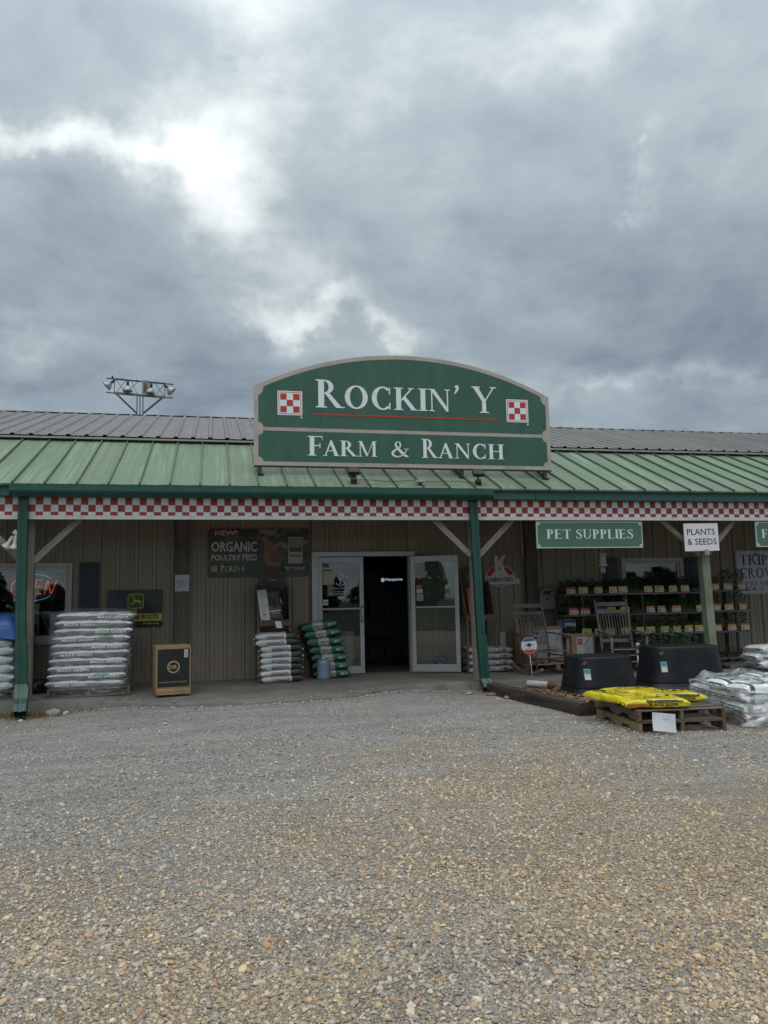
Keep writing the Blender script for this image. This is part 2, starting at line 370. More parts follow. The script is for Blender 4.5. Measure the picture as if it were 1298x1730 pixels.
    if c == 'Y': return [R_(.36,0,.51,.48),serif(.435,0,.36),[(.04,.97),(.23,.97),(.5,.47),(.37,.43)],[(.44,.44),(.51,.48),(.82,.97),(.76,.97)],serif(.14,1,.34,False),serif(.78,1,.26,False)], .88
    if c == '&': return pen([(.8,.52),(.7,.3),(.54,.11),(.32,.03),(.12,.12),(.09,.3),(.24,.47),(.44,.63),(.47,.84),(.36,.96),(.24,.86),(.28,.66),(.46,.4),(.66,.15),(.86,.03)],[.04,.05,.06,.07,.12,.13,.09,.07,.09,.05,.08,.11,.15,.15,.06])+[R_(.66,.5,.9,.54)], .95
    if c == "'": return pen([(.12,.98),(.17,.86),(.06,.66)],[.13,.1,.02]), .28
    if c == '.': return [R_(.08,0,.2,.12)], .28
    return [], .3
def serif_text(mb, s, x0, x1, z0, h, y, small=None, step=.0004):
    """capitals with serifs; lower-case letters in s are set as small capitals"""
    small = small or .82; pol = []; x = 0
    for ch in s:
        if ch == ' ': x += .38; continue
        k = small if ch.islower() else 1.0
        g, adv = glyph(ch.upper())
        dz = (1-k) if ch == "'" else 0
        for p in g: pol.append([(x+px*k, pz*k+dz) for px, pz in p])
        x += adv*k+.05
    xs = [p[0] for q_ in pol for p in q_]; a, b = min(xs), max(xs); sx = (x1-x0)/(b-a)
    for i, p in enumerate(pol): mb.flat([(x0+(px-a)*sx, z0+pz*h) for px, pz in p], y-step*(i % 7))
    return mb
def sans_text(mb, s, x0, x1, z0, z1, y, bold=0.0, shear=0.0, xf=None):
    cu = bpy.data.curves.new('t', 'FONT'); cu.body = s; cu.offset = bold; cu.size = 1; cu.resolution_u = 2
    o = bpy.data.objects.new('t', cu); me = o.to_mesh()
    vs = [(v.co.x+shear*v.co.y, v.co.y) for v in me.vertices]; fs = [tuple(p.vertices) for p in me.polygons]
    if vs:
        ax, bx = min(v[0] for v in vs), max(v[0] for v in vs); az, bz = min(v[1] for v in vs), max(v[1] for v in vs)
        P = [(x0+(vx-ax)/(bx-ax)*(x1-x0), y, z0+(vz-az)/(bz-az)*(z1-z0)) for vx, vz in vs]
        if xf: P = [xf(p) for p in P]
        mb.add(P, fs)
    o.to_mesh_clear(); bpy.data.objects.remove(o); bpy.data.curves.remove(cu)
    return mb

# ------------------------------------------------------------------ ground
def sstep(a, b, x): t = np.clip((x-a)/(b-a), 0, 1); return t*t*(3-2*t)
def lump(x, y):
    return (np.sin(x*1.3+.7*np.sin(y*.9))*np.cos(y*1.1+.4)*.5+np.sin(x*3.1+1.2*np.sin(y*1.7)+2)*np.cos(y*2.6+x*.4)*.3+np.sin(x*7.3+y*2.1)*np.sin(y*6.1-x*1.3)*.16)
def ground_h(x, y):
    x = np.asarray(x, float); y = np.asarray(y, float)
    h = .014*lump(x, y)*sstep(0, 4, y)*sstep(30, 12, y)
    h = h+.060*sstep(8.6, 10.9, y)*sstep(-2.2, -.6, x)*sstep(3.6, 2.4, x)
    h = h-.03*sstep(9.5, 11.2, y)*sstep(-1.6, -2.4, x)
    h = h+.03*sstep(10.2, 11.4, y)*sstep(4.5, 3.2, x)*sstep(2.2, 3.2, x)
    return h
def build_ground():
    def axis(fine, coarse): return np.array(sorted(set([round(float(v), 4) for v in list(fine)+list(coarse)])))
    xs = axis(np.arange(-9, 14.01, .14), [-400,-200,-100,-60,-40,-25,-17,-12,17,22,30,45,70,120,220,400])
    ys = axis(np.arange(1, 12.01, .11), [-400,-200,-110,-70,-40,-25,-15,-8,-4,-1.5,0,13,15,18,25,40,70,120,250,400])
    X, Y = np.meshgrid(xs, ys, indexing='ij'); Z = ground_h(X, Y)
    P = np.stack([X.ravel(), Y.ravel(), Z.ravel()], 1)
    b = MB(); b.smooth = True; b.grid([tuple(p) for p in P.tolist()], len(xs), len(ys))
    m = bpy.data.materials.new('gravel'); m.use_nodes = True; q = N(m.node_tree); bs = m.node_tree.nodes['Principled BSDF']
    tc = q.n('ShaderNodeTexCoord').outputs['Object']; sp = q.n('ShaderNodeSeparateXYZ', i={0: tc})
    tw = q.n('ShaderNodeVectorMath', operation='ADD', i={0: tc, 1: q.n('ShaderNodeVectorMath', operation='SCALE', i={0: q.noise(tc, 40, 2).outputs[1], 3: .012}).outputs[0]}).outputs[0]
    big = q.noise(tc, .55, 5, .6).outputs[0]; med = q.noise(tc, 2.3, 5, .65).outputs[0]
    t = q.math('ADD', q.math('MULTIPLY', sp.outputs[1], -.155), q.math('MULTIPLY', sp.outputs[0], .05))
    t = q.math('ADD', q.math('ADD', t, 1.30), q.math('ADD', q.math('MULTIPLY', q.math('SUBTRACT', big, .5), 2.2), q.math('MULTIPLY', q.math('SUBTRACT', med, .5), .9)))
    tan_f = q.math('MAXIMUM', q.math('MINIMUM', t, 1.0), 0.0)
    grey = [(0, (.14,.138,.132)), (.3, (.245,.24,.23)), (.6, (.34,.335,.32)), (.85, (.45,.44,.415)), (1, (.62,.60,.57))]
    tan = [(0, (.16,.135,.105)), (.2, (.24,.225,.20)), (.4, (.40,.31,.20)), (.55, (.29,.28,.265)), (.75, (.50,.42,.29)), (.9, (.34,.23,.15)), (1, (.62,.58,.49))]
    def layer(scale, w):
        vo = q.n('ShaderNodeTexVoronoi', feature='F1', i={'Vector': tw, 'Scale': scale, 'Randomness': 1.0})
        r = q.n('ShaderNodeSeparateColor', i={0: vo.outputs['Color']}).outputs[0]
        c = q.mix(tan_f, q.ramp(r, grey), q.ramp(r, tan))
        return c, vo.outputs['Distance']
    c1, d1 = layer(72, 0); c2, d2 = layer(140, 0)
    f = q.ramp(q.noise(tc, 26, 3, .6).outputs[0], [(.44, 0), (.56, 1)])
    c = q.mix(f, c1, c2)
    dust = q.ramp(q.noise(q.mapping(tc, (1,1,1), (4,9,0)), 1.25, 7, .68).outputs[0], [(.42, 0), (.68, 1)])
    c = q.mix(q.math('MULTIPLY', dust, .42), c, q.mix(tan_f, (.34,.33,.305), (.43,.355,.25)))
    lite = q.ramp(q.noise(q.mapping(tc, (.7,2.4,1), (2,3,0)), 1.1, 5, .6).outputs[0], [(.33, .80), (.67, 1.18)])
    c = q.mix(1.0, c, lite, 'MULTIPLY'); q.l(c, bs.inputs['Base Color']); bs.inputs['Roughness'].default_value = .9; bs.inputs['Specular IOR Level'].default_value = .2
    hgt = q.math('ADD', q.math('MULTIPLY', d1, -1.0), q.math('MULTIPLY', d2, -.55))
    b1 = q.n('ShaderNodeBump', i={'Strength': 1.0, 'Distance': .016, 'Height': hgt})
    b2 = q.n('ShaderNodeBump', i={'Strength': .8, 'Distance': .06, 'Height': q.noise(tc, 5, 6, .7).outputs[0], 'Normal': b1.outputs[0]})
    q.l(b2.outputs[0], bs.inputs['Normal'])
    structure(b.build('gravel_ground', m))
build_ground()

GREY = np.array([(.16,.155,.148),(.26,.255,.243),(.34,.335,.318),(.41,.40,.38),(.30,.30,.30),(.55,.535,.50),(.21,.212,.22)])
TAN = np.array([(.38,.30,.20),(.48,.40,.28),(.57,.50,.38),(.29,.28,.265),(.21,.215,.22),(.33,.24,.16),(.64,.60,.52),(.33,.305,.265),(.43,.37,.28),(.40,.26,.17),(.46,.40,.31),(.36,.35,.33)])
def scatter_stones(name, pts, size, colr, mat, label=None, seg=2, flat=.62):
    """loose stones as instances on a cloud of points, one object"""
    n = len(pts); me = bpy.data.meshes.new(name); me.vertices.add(n); me.vertices.foreach_set('co', pts.astype(np.float32).ravel())
    a = me.attributes.new('stone_size', 'FLOAT_VECTOR', 'POINT'); a.data.foreach_set('vector', size.astype(np.float32).ravel())
    a = me.attributes.new('stone_rot', 'FLOAT_VECTOR', 'POINT')
    rot = np.stack([np.random.uniform(-.5,.5,n), np.random.uniform(-.5,.5,n), np.random.uniform(0,6.28,n)], 1); a.data.foreach_set('vector', rot.astype(np.float32).ravel())
    a = me.attributes.new('stone_col', 'FLOAT_VECTOR', 'POINT'); a.data.foreach_set('vector', colr.astype(np.float32).ravel())
    me.update()
    o = link(name, me); o['kind'] = 'stuff'
    if label: o['label'] = label
    g = bpy.data.node_groups.new(name, 'GeometryNodeTree'); g.interface.new_socket('Geometry', in_out='INPUT', socket_type='NodeSocketGeometry'); g.interface.new_socket('Geometry', in_out='OUTPUT', socket_type='NodeSocketGeometry')
    nd = g.nodes.new; L = g.links.new
    gi, go = nd('NodeGroupInput'), nd('NodeGroupOutput'); join = nd('GeometryNodeJoinGeometry')
    for k in range(5):
        ico = nd('GeometryNodeMeshIcoSphere'); ico.inputs['Radius'].default_value = .5; ico.inputs['Subdivisions'].default_value = seg
        pos = nd('GeometryNodeInputPosition'); nz = nd('ShaderNodeTexNoise'); nz.noise_dimensions = '4D'
        nz.inputs['W'].default_value = k*3.7+len(name); nz.inputs['Scale'].default_value = 1.5; nz.inputs['Detail'].default_value = 1.5
        L(pos.outputs[0], nz.inputs['Vector'])
        sub = nd('ShaderNodeVectorMath'); sub.operation = 'SUBTRACT'; L(nz.outputs['Color'], sub.inputs[0]); sub.inputs[1].default_value = (.5,.5,.5)
        sc = nd('ShaderNodeVectorMath'); sc.operation = 'SCALE'; L(sub.outputs[0], sc.inputs[0]); sc.inputs['Scale'].default_value = .85
        sp = nd('GeometryNodeSetPosition'); L(ico.outputs['Mesh'], sp.inputs['Geometry']); L(sc.outputs[0], sp.inputs['Offset'])
        sm = nd('GeometryNodeSetShadeSmooth'); L(sp.outputs[0], sm.inputs['Geometry'])
        sm2 = nd('GeometryNodeSetMaterial'); L(sm.outputs[0], sm2.inputs['Geometry']); sm2.inputs['Material'].default_value = mat
        gti = nd('GeometryNodeGeometryToInstance'); L(sm2.outputs[0], gti.inputs[0]); L(gti.outputs[0], join.inputs[0])
    m2p = nd('GeometryNodeMeshToPoints'); L(gi.outputs[0], m2p.inputs['Mesh'])
    iop = nd('GeometryNodeInstanceOnPoints'); L(m2p.outputs[0], iop.inputs['Points']); L(join.outputs[0], iop.inputs['Instance']); iop.inputs['Pick Instance'].default_value = True
    rv = nd('FunctionNodeRandomValue'); rv.data_type = 'INT'; rv.inputs[4].default_value = 0; rv.inputs[5].default_value = 4; L(rv.outputs[2], iop.inputs['Instance Index'])
    for at, sock in (('stone_size', 'Scale'), ('stone_rot', 'Rotation')):
        na = nd('GeometryNodeInputNamedAttribute'); na.data_type = 'FLOAT_VECTOR'; na.inputs['Name'].default_value = at
        L(na.outputs[0], iop.inputs[sock])
    L(iop.outputs[0], go.inputs[0])
    md = o.modifiers.new('scatter', 'NODES'); md.node_group = g
    return o
def stone_mat():
    m = bpy.data.materials.new('stone'); m.use_nodes = True; q = N(m.node_tree); b = m.node_tree.nodes['Principled BSDF']
    at = q.n('ShaderNodeAttribute', attribute_type='INSTANCER', attribute_name='stone_col')
    tc = q.n('ShaderNodeTexCoord').outputs['Object']
    c = q.mix(1.0, at.outputs['Color'], q.ramp(q.noise(tc, 3, 4, .6).outputs[0], [(.3, .75), (.7, 1.2)]), 'MULTIPLY')
    q.l(c, b.inputs['Base Color']); b.inputs['Roughness'].default_value = .8; b.inputs['Specular IOR Level'].default_value = .3
    return m
STONE = stone_mat()
def apron_y(x): return np.interp(x, [-6, -1.9, -1.2, -.5, .4, 1.2, 1.9, 2.4, 2.8, 14], [11.6, 11.6, 11.35, 11.0, 10.82, 10.8, 11.0, 11.35, 11.58, 11.6])
def build_stones():
    P, S = [], []
    def band(n, y0, y1, s0, s1, big=.02):
        y = np.random.uniform(y0**1.0, y1**1.0, n); x = np.random.uniform(-.62, 1.02, n)*(y*1.0+1.2)
        h = ground_h(x, y); s = np.random.gamma(5, 1/5, n)*(s0+(s1-s0)*0)
        k = np.random.rand(n) < big; s[k] *= np.random.uniform(1.3, 1.9, k.sum()); s = np.minimum(s, .038-.0012*y)
        ok = (y < apron_y(x)-.02) & (np.random.rand(n) < np.clip(1.15-1.3*sstep(.1, .75, lump(x*.62+4, y*.9+1))*sstep(2.6, 4.2, y), .12, 1))
        P.append(np.stack([x, y, h+s*.12], 1)[ok]); S.append(s[ok])
    band(78000, 2.1, 4.2, .0118, 0, .03); band(60000, 4.2, 6.3, .0118, 0, .02); band(30000, 6.3, 8.8, .0135, 0, .01); band(14000, 8.8, 11.6, .0145, 0, .01)
    n = 260; x = np.random.uniform(-1.6, 2.9, n); y = apron_y(x)+np.abs(np.random.normal(0, .09, n))+.03; s = np.random.gamma(4, .0035, n)
    P.append(np.stack([x, y, .122+.028*np.clip((y-11.0)/.6, 0, 1)+s*.2], 1)); S.append(s)
    # loose pebbles kicked up along the concrete edge
    n = 1300; x = np.random.uniform(-2.6, 4.6, n); y = apron_y(x)-np.abs(np.random.normal(0, .05, n))-.01; s = np.random.gamma(4, .0048, n)
    P.append(np.stack([x, y, ground_h(x, y)+s*.2], 1)); S.append(s)
    pts = np.concatenate(P); s = np.concatenate(S); n = len(pts)
    t = np.clip(1.32-.155*pts[:,1]+.05*pts[:,0]+.85*lump(pts[:,0]*.8, pts[:,1]*.8)+.45*sstep(.3, 2.2, pts[:,0])*sstep(6, 3.2, pts[:,1])+np.random.normal(0, .22, n), 0, 1)
    g = GREY[np.random.randint(0, len(GREY), n)]; tn = TAN[np.random.randint(0, len(TAN), n)]
    col = np.where((np.random.rand(n) < t)[:,None], tn, g)*np.random.uniform(.8, 1.2, n)[:,None]*np.array([1.05,1.0,.92])
    loc_ = np.where((t > .5)[:,None], np.array([.35,.305,.245]), np.array([.30,.293,.275])); col = col*.74+loc_*.26
    col = col*(1+.13*lump(pts[:,0]*.55+2, pts[:,1]*1.3))[:,None]*np.where(t[:,None] > .55, np.array([1.03,.99,.91]), 1.0)
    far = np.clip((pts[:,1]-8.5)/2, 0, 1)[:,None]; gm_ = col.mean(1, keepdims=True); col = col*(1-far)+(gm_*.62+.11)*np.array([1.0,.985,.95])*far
    col[(pts[:,0] < -1.9) & (pts[:,1] > 10.6)] *= (1.1, .9, .7)
    size = np.stack([s*np.random.uniform(.8,1.35,n), s*np.random.uniform(.75,1.15,n), s*np.random.uniform(.5,.8,n)], 1)
    scatter_stones('gravel_stones', pts, size, col, STONE)
build_stones()

# ------------------------------------------------------------------ porch slab
CONC = M('concrete', (.165,.16,.143), .85, var=.28, vs=1.3, bump=.005, bs=70, dirt=(.085,.08,.065), dirt_s=3.2, dirt_amt=.7, var2=.1, vs2=14)
def build_slab():
    b = MB(); xs = np.arange(-7, 15.01, .1); fr = apron_y(xs); n = len(xs); P = []
    for i, x in enumerate(xs):
        jag = .012*math.sin(x*9.1)+.008*math.sin(x*23.7+1)+rnd(-.006, .006)
        d = 11.6-fr[i]; f = fr[i]+jag; zt = .15-.03*min(1, d/.5)
        P += [(x, f+.015, -.25), (x, f, zt-.02+rnd(-.004,.002)), (x, f+.022, zt+rnd(-.003,.001)), (x, f+.3, .15-.03*min(1, d/.5)), (x, 12.3, .15), (x, 13.6, .152)]
    b.smooth = True; b.grid(P, n, 6)
    structure(b.build('porch_slab', CONC))
build_slab()
def edge_weeds():
    """strip of dry and green grass at the slab foot beside the left downspout"""
    b = MB()
    for k in range(1500):
        x = random.choice([rnd(-3.4, -1.9), random.gauss(-2.5, .25), rnd(-3.4,-1.4)]); y = 11.56-abs(random.gauss(0, .13)); h = rnd(.02, .085)*(1 if x < -2 else .55)
        z = float(ground_h(x, y)); a = rnd(0, 6.28); w = rnd(.002, .005); lx, ly = rnd(-.05,.05), rnd(-.06,.02)
        b.cur = 0 if random.random() < .45 else 1
        b.add([(x-w*math.cos(a), y-w*math.sin(a), z), (x+w*math.cos(a), y+w*math.sin(a), z), (x+lx*.5, y+ly*.5, z+h*.7), (x+lx, y+ly, z+h)], [(0,1,2),(0,2,3)])
    o = b.build('edge_grass', [M('green_grass', (.06,.085,.025), .7, var=.3), M('dry_grass', (.30,.22,.10), .8, var=.3)]); o['kind'] = 'stuff'
    b = MB()
    for k in range(1300):
        x = rnd(-3.6,-1.95) if k % 2 else rnd(3.3, 4.6); y = (11.5 if k % 2 else 11.45)-abs(random.gauss(0,.25)); z = float(ground_h(x,y))+.012; r = rnd(.006,.02); a = rnd(0,6.28)
        b.add([(x+r*math.cos(a), y+r*math.sin(a), z), (x-r*.4*math.sin(a), y+r*.4*math.cos(a), z+rnd(.0,.014)), (x-r*math.cos(a), y-r*math.sin(a), z+.003), (x+r*.4*math.sin(a), y-r*.4*math.cos(a), z+rnd(0,.01))], [(0,1,2,3)])
    o = b.build('leaf_litter', M('leaf_litter', (.34,.24,.14), .85, var=.5, vs=30)); o['kind'] = 'stuff'
edge_weeds()

# ------------------------------------------------------------------ the store building
STORE = thing('store_building', 'long farm store with tan ribbed metal walls and green standing seam porch roof', 'building', (0, 13.5, 0))
def inv(p): return (p[0], p[1]-13.5, p[2])
def part(b, name, mats, parent=STORE):
    """meshes are written in world metres, then moved under the store's base point"""
    b.v = [(x, y-13.5, z) for x, y, z in b.v] if parent is STORE else b.v
    return b.build(name, mats, parent)
TANWALL = M('tan_siding', (.24,.208,.158), .5, var=.1, vs=.8, stretch=(1,1,.4), dirt=(.12,.10,.075), dirt_s=1.5, dirt_amt=.35, bump=.0008, bs=300)
RP = .2926; RX0 = -.08
def rib_profile(x0, x1):
    """siding cross-section: (x, how far it stands out)"""
    out = [(x0, 0.0)]
    k = math.floor((x0-RX0)/RP)-1
    while RX0+k*RP < x1+RP:
        c = RX0+k*RP
        for dx, d in ((-.036,0),(-.022,.030),(.022,.030),(.036,0),(.100,0),(.106,.008),(.122,.008),(.128,0),(.170,0),(.176,.008),(.192,.008),(.198,0)):
            if x0+.002 < c+dx < x1-.002: out.append((c+dx, d))
        k += 1
    out.append((x1, 0.0)); out.sort(); return out
def wall_strip(x0, x1, zr):
    b = MB(); pr = rib_profile(x0+.0015, x1-.0015)
    for z0, z1 in zr:
        P = []
        for x, d in pr: P += [(x, 13.5-d, z0), (x, 13.5-d, z1)]
        b.grid(P, len(pr), 2)
    part(b, 'wall_panel', TANWALL)
WTOP = 3.1
OPEN = [(-3.62, -2.25, .87, 2.15), (1.69, 3.45, .10, 2.30), (7.66, 8.98, .91, 2.14)]
xs = [-6.7]
while xs[-1] < 15: xs.append(RX0-.1463+RP*(round((xs[-1]-RX0+.1463)/RP)+3))
cuts = sorted(set(xs+[v for o in OPEN for v in o[:2]])); cuts = [c for i, c in enumerate(cuts) if i == 0 or c-cuts[i-1] > .02 or any(abs(c-v) < 1e-6 for o in OPEN for v in o[:2])]
for a, b_ in zip(cuts[:-1], cuts[1:]):
    if b_-a < .02: continue
    zr = [(.13, WTOP)]
    for o in OPEN:
        if a >= o[0]-1e-4 and b_ <= o[1]+1e-4: zr = ([(.13, o[2])] if o[2] > .2 else [])+[(o[3], WTOP)]
    for z_ in zr: wall_strip(a, b_, [z_])
# framing behind the siding so that openings have depth, interior room
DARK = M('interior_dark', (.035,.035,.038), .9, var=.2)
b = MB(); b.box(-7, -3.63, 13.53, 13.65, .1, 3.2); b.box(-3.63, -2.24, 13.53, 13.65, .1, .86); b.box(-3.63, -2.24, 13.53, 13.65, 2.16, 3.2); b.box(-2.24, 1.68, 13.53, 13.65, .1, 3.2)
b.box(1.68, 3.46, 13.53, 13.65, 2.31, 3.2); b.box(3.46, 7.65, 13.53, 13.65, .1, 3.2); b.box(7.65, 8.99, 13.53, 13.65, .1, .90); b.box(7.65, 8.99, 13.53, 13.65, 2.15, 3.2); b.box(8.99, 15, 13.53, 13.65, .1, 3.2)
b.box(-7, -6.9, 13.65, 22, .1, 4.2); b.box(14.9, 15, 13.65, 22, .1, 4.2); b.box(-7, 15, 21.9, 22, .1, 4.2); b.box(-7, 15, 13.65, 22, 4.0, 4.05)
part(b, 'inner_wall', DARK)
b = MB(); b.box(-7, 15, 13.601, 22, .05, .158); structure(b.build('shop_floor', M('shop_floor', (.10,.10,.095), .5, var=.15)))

# wooden pilasters on the wall
PIL = [(-.6, -.39), (5.67, 5.88)]
for x0, x1 in PIL:
    b = MB(); b.box(x0, x1, 13.36, 13.468, .15, 2.98, .006); part(b, 'pilaster', wood('grey_pilaster', (.17,.145,.12), (.07,.058,.048), 2))
# soffit, beam, fascia
b = MB(); b.box(-6.9, 14.9, 11.5, 13.52, 2.985, 3.0); part(b, 'soffit', M('soffit_board', (.14,.125,.10), .8, var=.2))
b = MB(); b.box(-6.9, 14.9, 11.56, 11.72, 2.70, 2.98, .004); part(b, 'beam', wood('beam', (.30,.26,.21), (.14,.12,.10), 0))
GREEN = M('green_trim', (.010,.08,.06), .4, var=.12, vs=2, dirt=(.07,.09,.075), dirt_s=4, dirt_amt=.3, coat=.15)
GREENF = M('green_fascia', (.018,.085,.07), .5, var=.12, vs=2, dirt=(.07,.09,.08), dirt_s=3, dirt_amt=.3)
for x0, x1 in ((-6.9, -2.7), (-2.7, 2.6), (2.6, 5.0), (5.0, 8.06), (8.06, 11.1), (11.1, 14.9)):
    b = MB(); b.box(x0+.002, x1-.002, 11.30, 11.49, 2.975, 3.125, .003); part(b, 'green_fascia_board', GREENF)
def checker_mat():
    m = bpy.data.materials.new('checkerboard'); m.use_nodes = True; q = N(m.node_tree); bs = m.node_tree.nodes['Principled BSDF']
    tc = q.n('ShaderNodeTexCoord').outputs['Object']; sp = q.n('ShaderNodeSeparateXYZ', i={0: tc}); S = .0995
    fx = q.math('FLOOR', q.math('DIVIDE', q.math('ADD', sp.outputs[0], 20*S+.038), S)); fz = q.math('FLOOR', q.math('DIVIDE', q.math('SUBTRACT', 2.974+.0005, sp.outputs[2]), S))
    par = q.math('FLOORED_MODULO', q.math('ADD', fx, fz), 2.0)
    n1 = q.noise(tc, 1.3, 4).outputs[0]
    red = q.mix(q.ramp(n1, [(.3, 0), (.7, 1)]), (.30,.026,.022), (.40,.05,.04)); c = q.mix(par, red, (.80,.82,.84))
    st = q.noise(q.mapping(tc, (9, 9, 1.2)), 1, 6, .7).outputs[0]
    c = q.mix(q.math('MULTIPLY', q.ramp(st, [(.55, 0), (.75, 1)]), .35), c, (.28,.27,.25))
    sm = q.noise(tc, 14, 3, .7).outputs[0]
    top = q.math('GREATER_THAN', sp.outputs[2], 2.945)
    c = q.mix(q.math('MULTIPLY', q.math('MULTIPLY', q.ramp(sm, [(.58, 0), (.64, 1)]), top), .75), c, (.06,.055,.05))
    q.l(c, bs.inputs['Base Color']); bs.inputs['Roughness'].default_value = .35
    return m
CHK = checker_mat(); WHT = M('white_trim', (.68,.69,.70), .5, var=.08, vs=3, dirt=(.28,.26,.22), dirt_s=6, dirt_amt=.35)
for x0, x1 in ((-6.9, -4.1), (-4.1, -.86), (-.86, 1.2), (1.2, 4.09), (4.09, 4.93), (4.93, 8.0), (8.0, 11.1), (11.1, 14.9)):
    b = MB(); b.box(x0+.001, x1-.001, 11.50, 11.515, 2.725, 2.974)
    o = b.build('checker_board', CHK, STORE, loc=(0, -13.5, 0))
    b = MB(); b.box(x0+.002, x1-.002, 11.487, 11.53, 2.668, 2.7235, .002); part(b, 'white_trim', WHT)
# gutter
b = MB()
gp = [(0,0),(-.03,0),(-.095,.05),(-.11,.075),(-.11,.15),(-.098,.15),(-.098,.08),(-.02,.012),(0,.012)]
P = []
for x in (-2.7, 4.25):
    P += [(x, 11.30+dy, 2.962+dz) for dy, dz in gp]
b.add(P, [(i, i+1, i+10, i+9) for i in range(8)]); b.prism([(4.25,2.962),(4.256,2.962),(4.256,3.11),(4.25,3.11)], 11.19, 11.30); b.prism([(-2.706,2.962),(-2.70,2.962),(-2.70,3.11),(-2.706,3.11)], 11.19, 11.30)
part(b, 'gutter', M('gutter_green', (.007,.075,.058), .4, var=.12, vs=3, dirt=(.16,.16,.13), dirt_s=5, dirt_amt=.12))

# roofs
def roof_mat(name, col, streak, dirt, damt, axis_y=True):
    m = bpy.data.materials.new(name); m.use_nodes = True; q = N(m.node_tree); bs = m.node_tree.nodes['Principled BSDF']
    tc = q.n('ShaderNodeTexCoord').outputs['Object']; oi = q.n('ShaderNodeObjectInfo').outputs['Random']; loc = q.n('ShaderNodeObjectInfo').outputs['Location']
    w = q.n('ShaderNodeVectorMath', operation='ADD', i={0: tc, 1: loc}).outputs[0]
    s1 = q.noise(q.mapping(w, (16, .5, .5)), 1, 5, .6, .2).outputs[0]; s2 = q.noise(q.mapping(w, (42, 1.2, 1)), 1, 4, .6).outputs[0]; n3 = q.noise(w, 1.6, 6, .65).outputs[0]; n4 = q.noise(w, 9, 5, .6).outputs[0]
    c = q.mix(q.ramp(s1, [(.48, 0), (.66, .75)]), col, streak)
    c = q.mix(1.0, c, q.ramp(s2, [(.3, .86), (.7, 1.1)]), 'MULTIPLY')
    c = q.mix(1.0, c, q.ramp(oi, [(0, .92), (1, 1.06)]), 'MULTIPLY')
    sp = q.n('ShaderNodeSeparateXYZ', i={0: w})
    f = q.math('MULTIPLY', q.ramp(q.math('ADD', q.math('MULTIPLY', n3, .6), q.math('MULTIPLY', n4, .4)), [(.42, 0), (.62, 1)]), damt)
    c = q.mix(f, c, dirt); q.l(c, bs.inputs['Base Color']); bs.inputs['Roughness'].default_value = .55; bs.inputs['Specular IOR Level'].default_value = .35
    q.l(q.n('ShaderNodeBump', i={'Strength': .5, 'Distance': .01, 'Height': n3}).outputs[0], bs.inputs['Normal'])
    return m
RG = roof_mat('green_roof', (.135,.205,.13), (.25,.32,.235), (.125,.165,.11), .55)
RGD = roof_mat('green_roof_dirty', (.14,.215,.14), (.25,.31,.23), (.125,.13,.095), .85)
RY = roof_mat('grey_roof', (.165,.162,.158), (.21,.207,.2), (.115,.105,.095), .5)
SEAM = M('seam_green', (.075,.125,.085), .5, var=.2)
E0, Z0, E1, Z1 = 11.24, 3.135, 13.8, 4.285
GP = .416; L_ = math.hypot(E1-E0, Z1-Z0); ang = math.atan2(Z1-Z0, E1-E0)
def green_panel_mesh(nm, mat):
    b = MB()
    P = []
    for x in (.004, .09, .13, .28, .32, GP-.004):
        d = .004 if x in (.09, .32) else 0
        P += [(x, 0, -.028), (x, 0, d), (x, .012, d+.001), (x, L_/2, d-.002), (x, L_, d)]
    b.smooth = False; b.grid(P, 6, 5)
    b.cur = 1; b.box(-.009, .009, -.006, L_, -.002, .034); b.box(-.009, .009, -.012, -.006, -.02, .03)
    return b.mesh(nm, [mat, SEAM])
g1, g2 = green_panel_mesh('roof_panel', RG), green_panel_mesh('roof_panel_dirty', RGD)
k = 0
for i in range(-10, 43):
    x = -2.68+GP*i
    link('roof_panel', g2 if .5 < x < 5.1 else g1, STORE, (x, E0-13.5, Z0), (ang+rnd(-.001,.001), 0, 0))
# grey main roof
F0, H0, F1, H1 = 13.62, 4.31, 18.0, 5.72
Lg = math.hypot(F1-F0, H1-H0); ga = math.atan2(H1-H0, F1-F0); GW = .878
def grey_mesh():
    b = MB(); pr = []
    for k in range(3):
        c = .1463+k*.2926
        pr += [(c-.042, 0), (c-.022, .026), (c+.022, .026), (c+.042, 0)]+([(c+.1, .0), (c+.11, .005), (c+.125, .005), (c+.135, 0)] if k < 2 else [])
    pr = [(0, 0)]+pr+[(GW, 0)]; P = []
    for x, d in pr: P += [(x, 0, d), (x, Lg, d)]
    b.grid(P, len(pr), 2)
    b.cur = 1
    for k in range(3):     # foam closures seen end-on under each rib, screws
        c = .1463+k*.2926; b.add([(c-.042, .03, -.001), (c-.022, .03, .024), (c+.022, .03, .024), (c+.042, .03, -.001)], [(0,1,2,3)])
        for j in range(9): b.box(c+.052, c+.062, .25+j*.5, .26+j*.5, 0, .006)
    return b.mesh('grey_roof_panel', [RY, M('closure_black', (.02,.02,.02), .8)])
gm = grey_mesh()
for i in range(-9, 23): link('grey_roof_panel', gm, STORE, (.24-.1463+GW*i, F0-13.5, H0+rnd(-.001,.001)), (ga, 0, 0))
b = MB(); b.box(-8, 20.2, 13.66, 13.72, 4.20, 4.298); b.box(-8, 20.2, 18.0, 18.05, 5.4, 5.70); part(b, 'eave_trim', M('eave_black', (.025,.025,.025), .7))
b = MB(); b.box(-8, 20.2, 13.60, 13.655, 4.255, 4.285); part(b, 'eave_drip_edge', M('eave_pale', (.33,.33,.30), .6, var=.2, vs=12))
b = MB()
for s in (-1, 1):
    P = []
    for i in range(97):
        x = -8+28.2*i/96; P += [(x, 18.03+s*.16, 5.72-.02+.01*(i % 2)), (x, 18.03, 5.745)]
    b.grid(P, 97, 2)
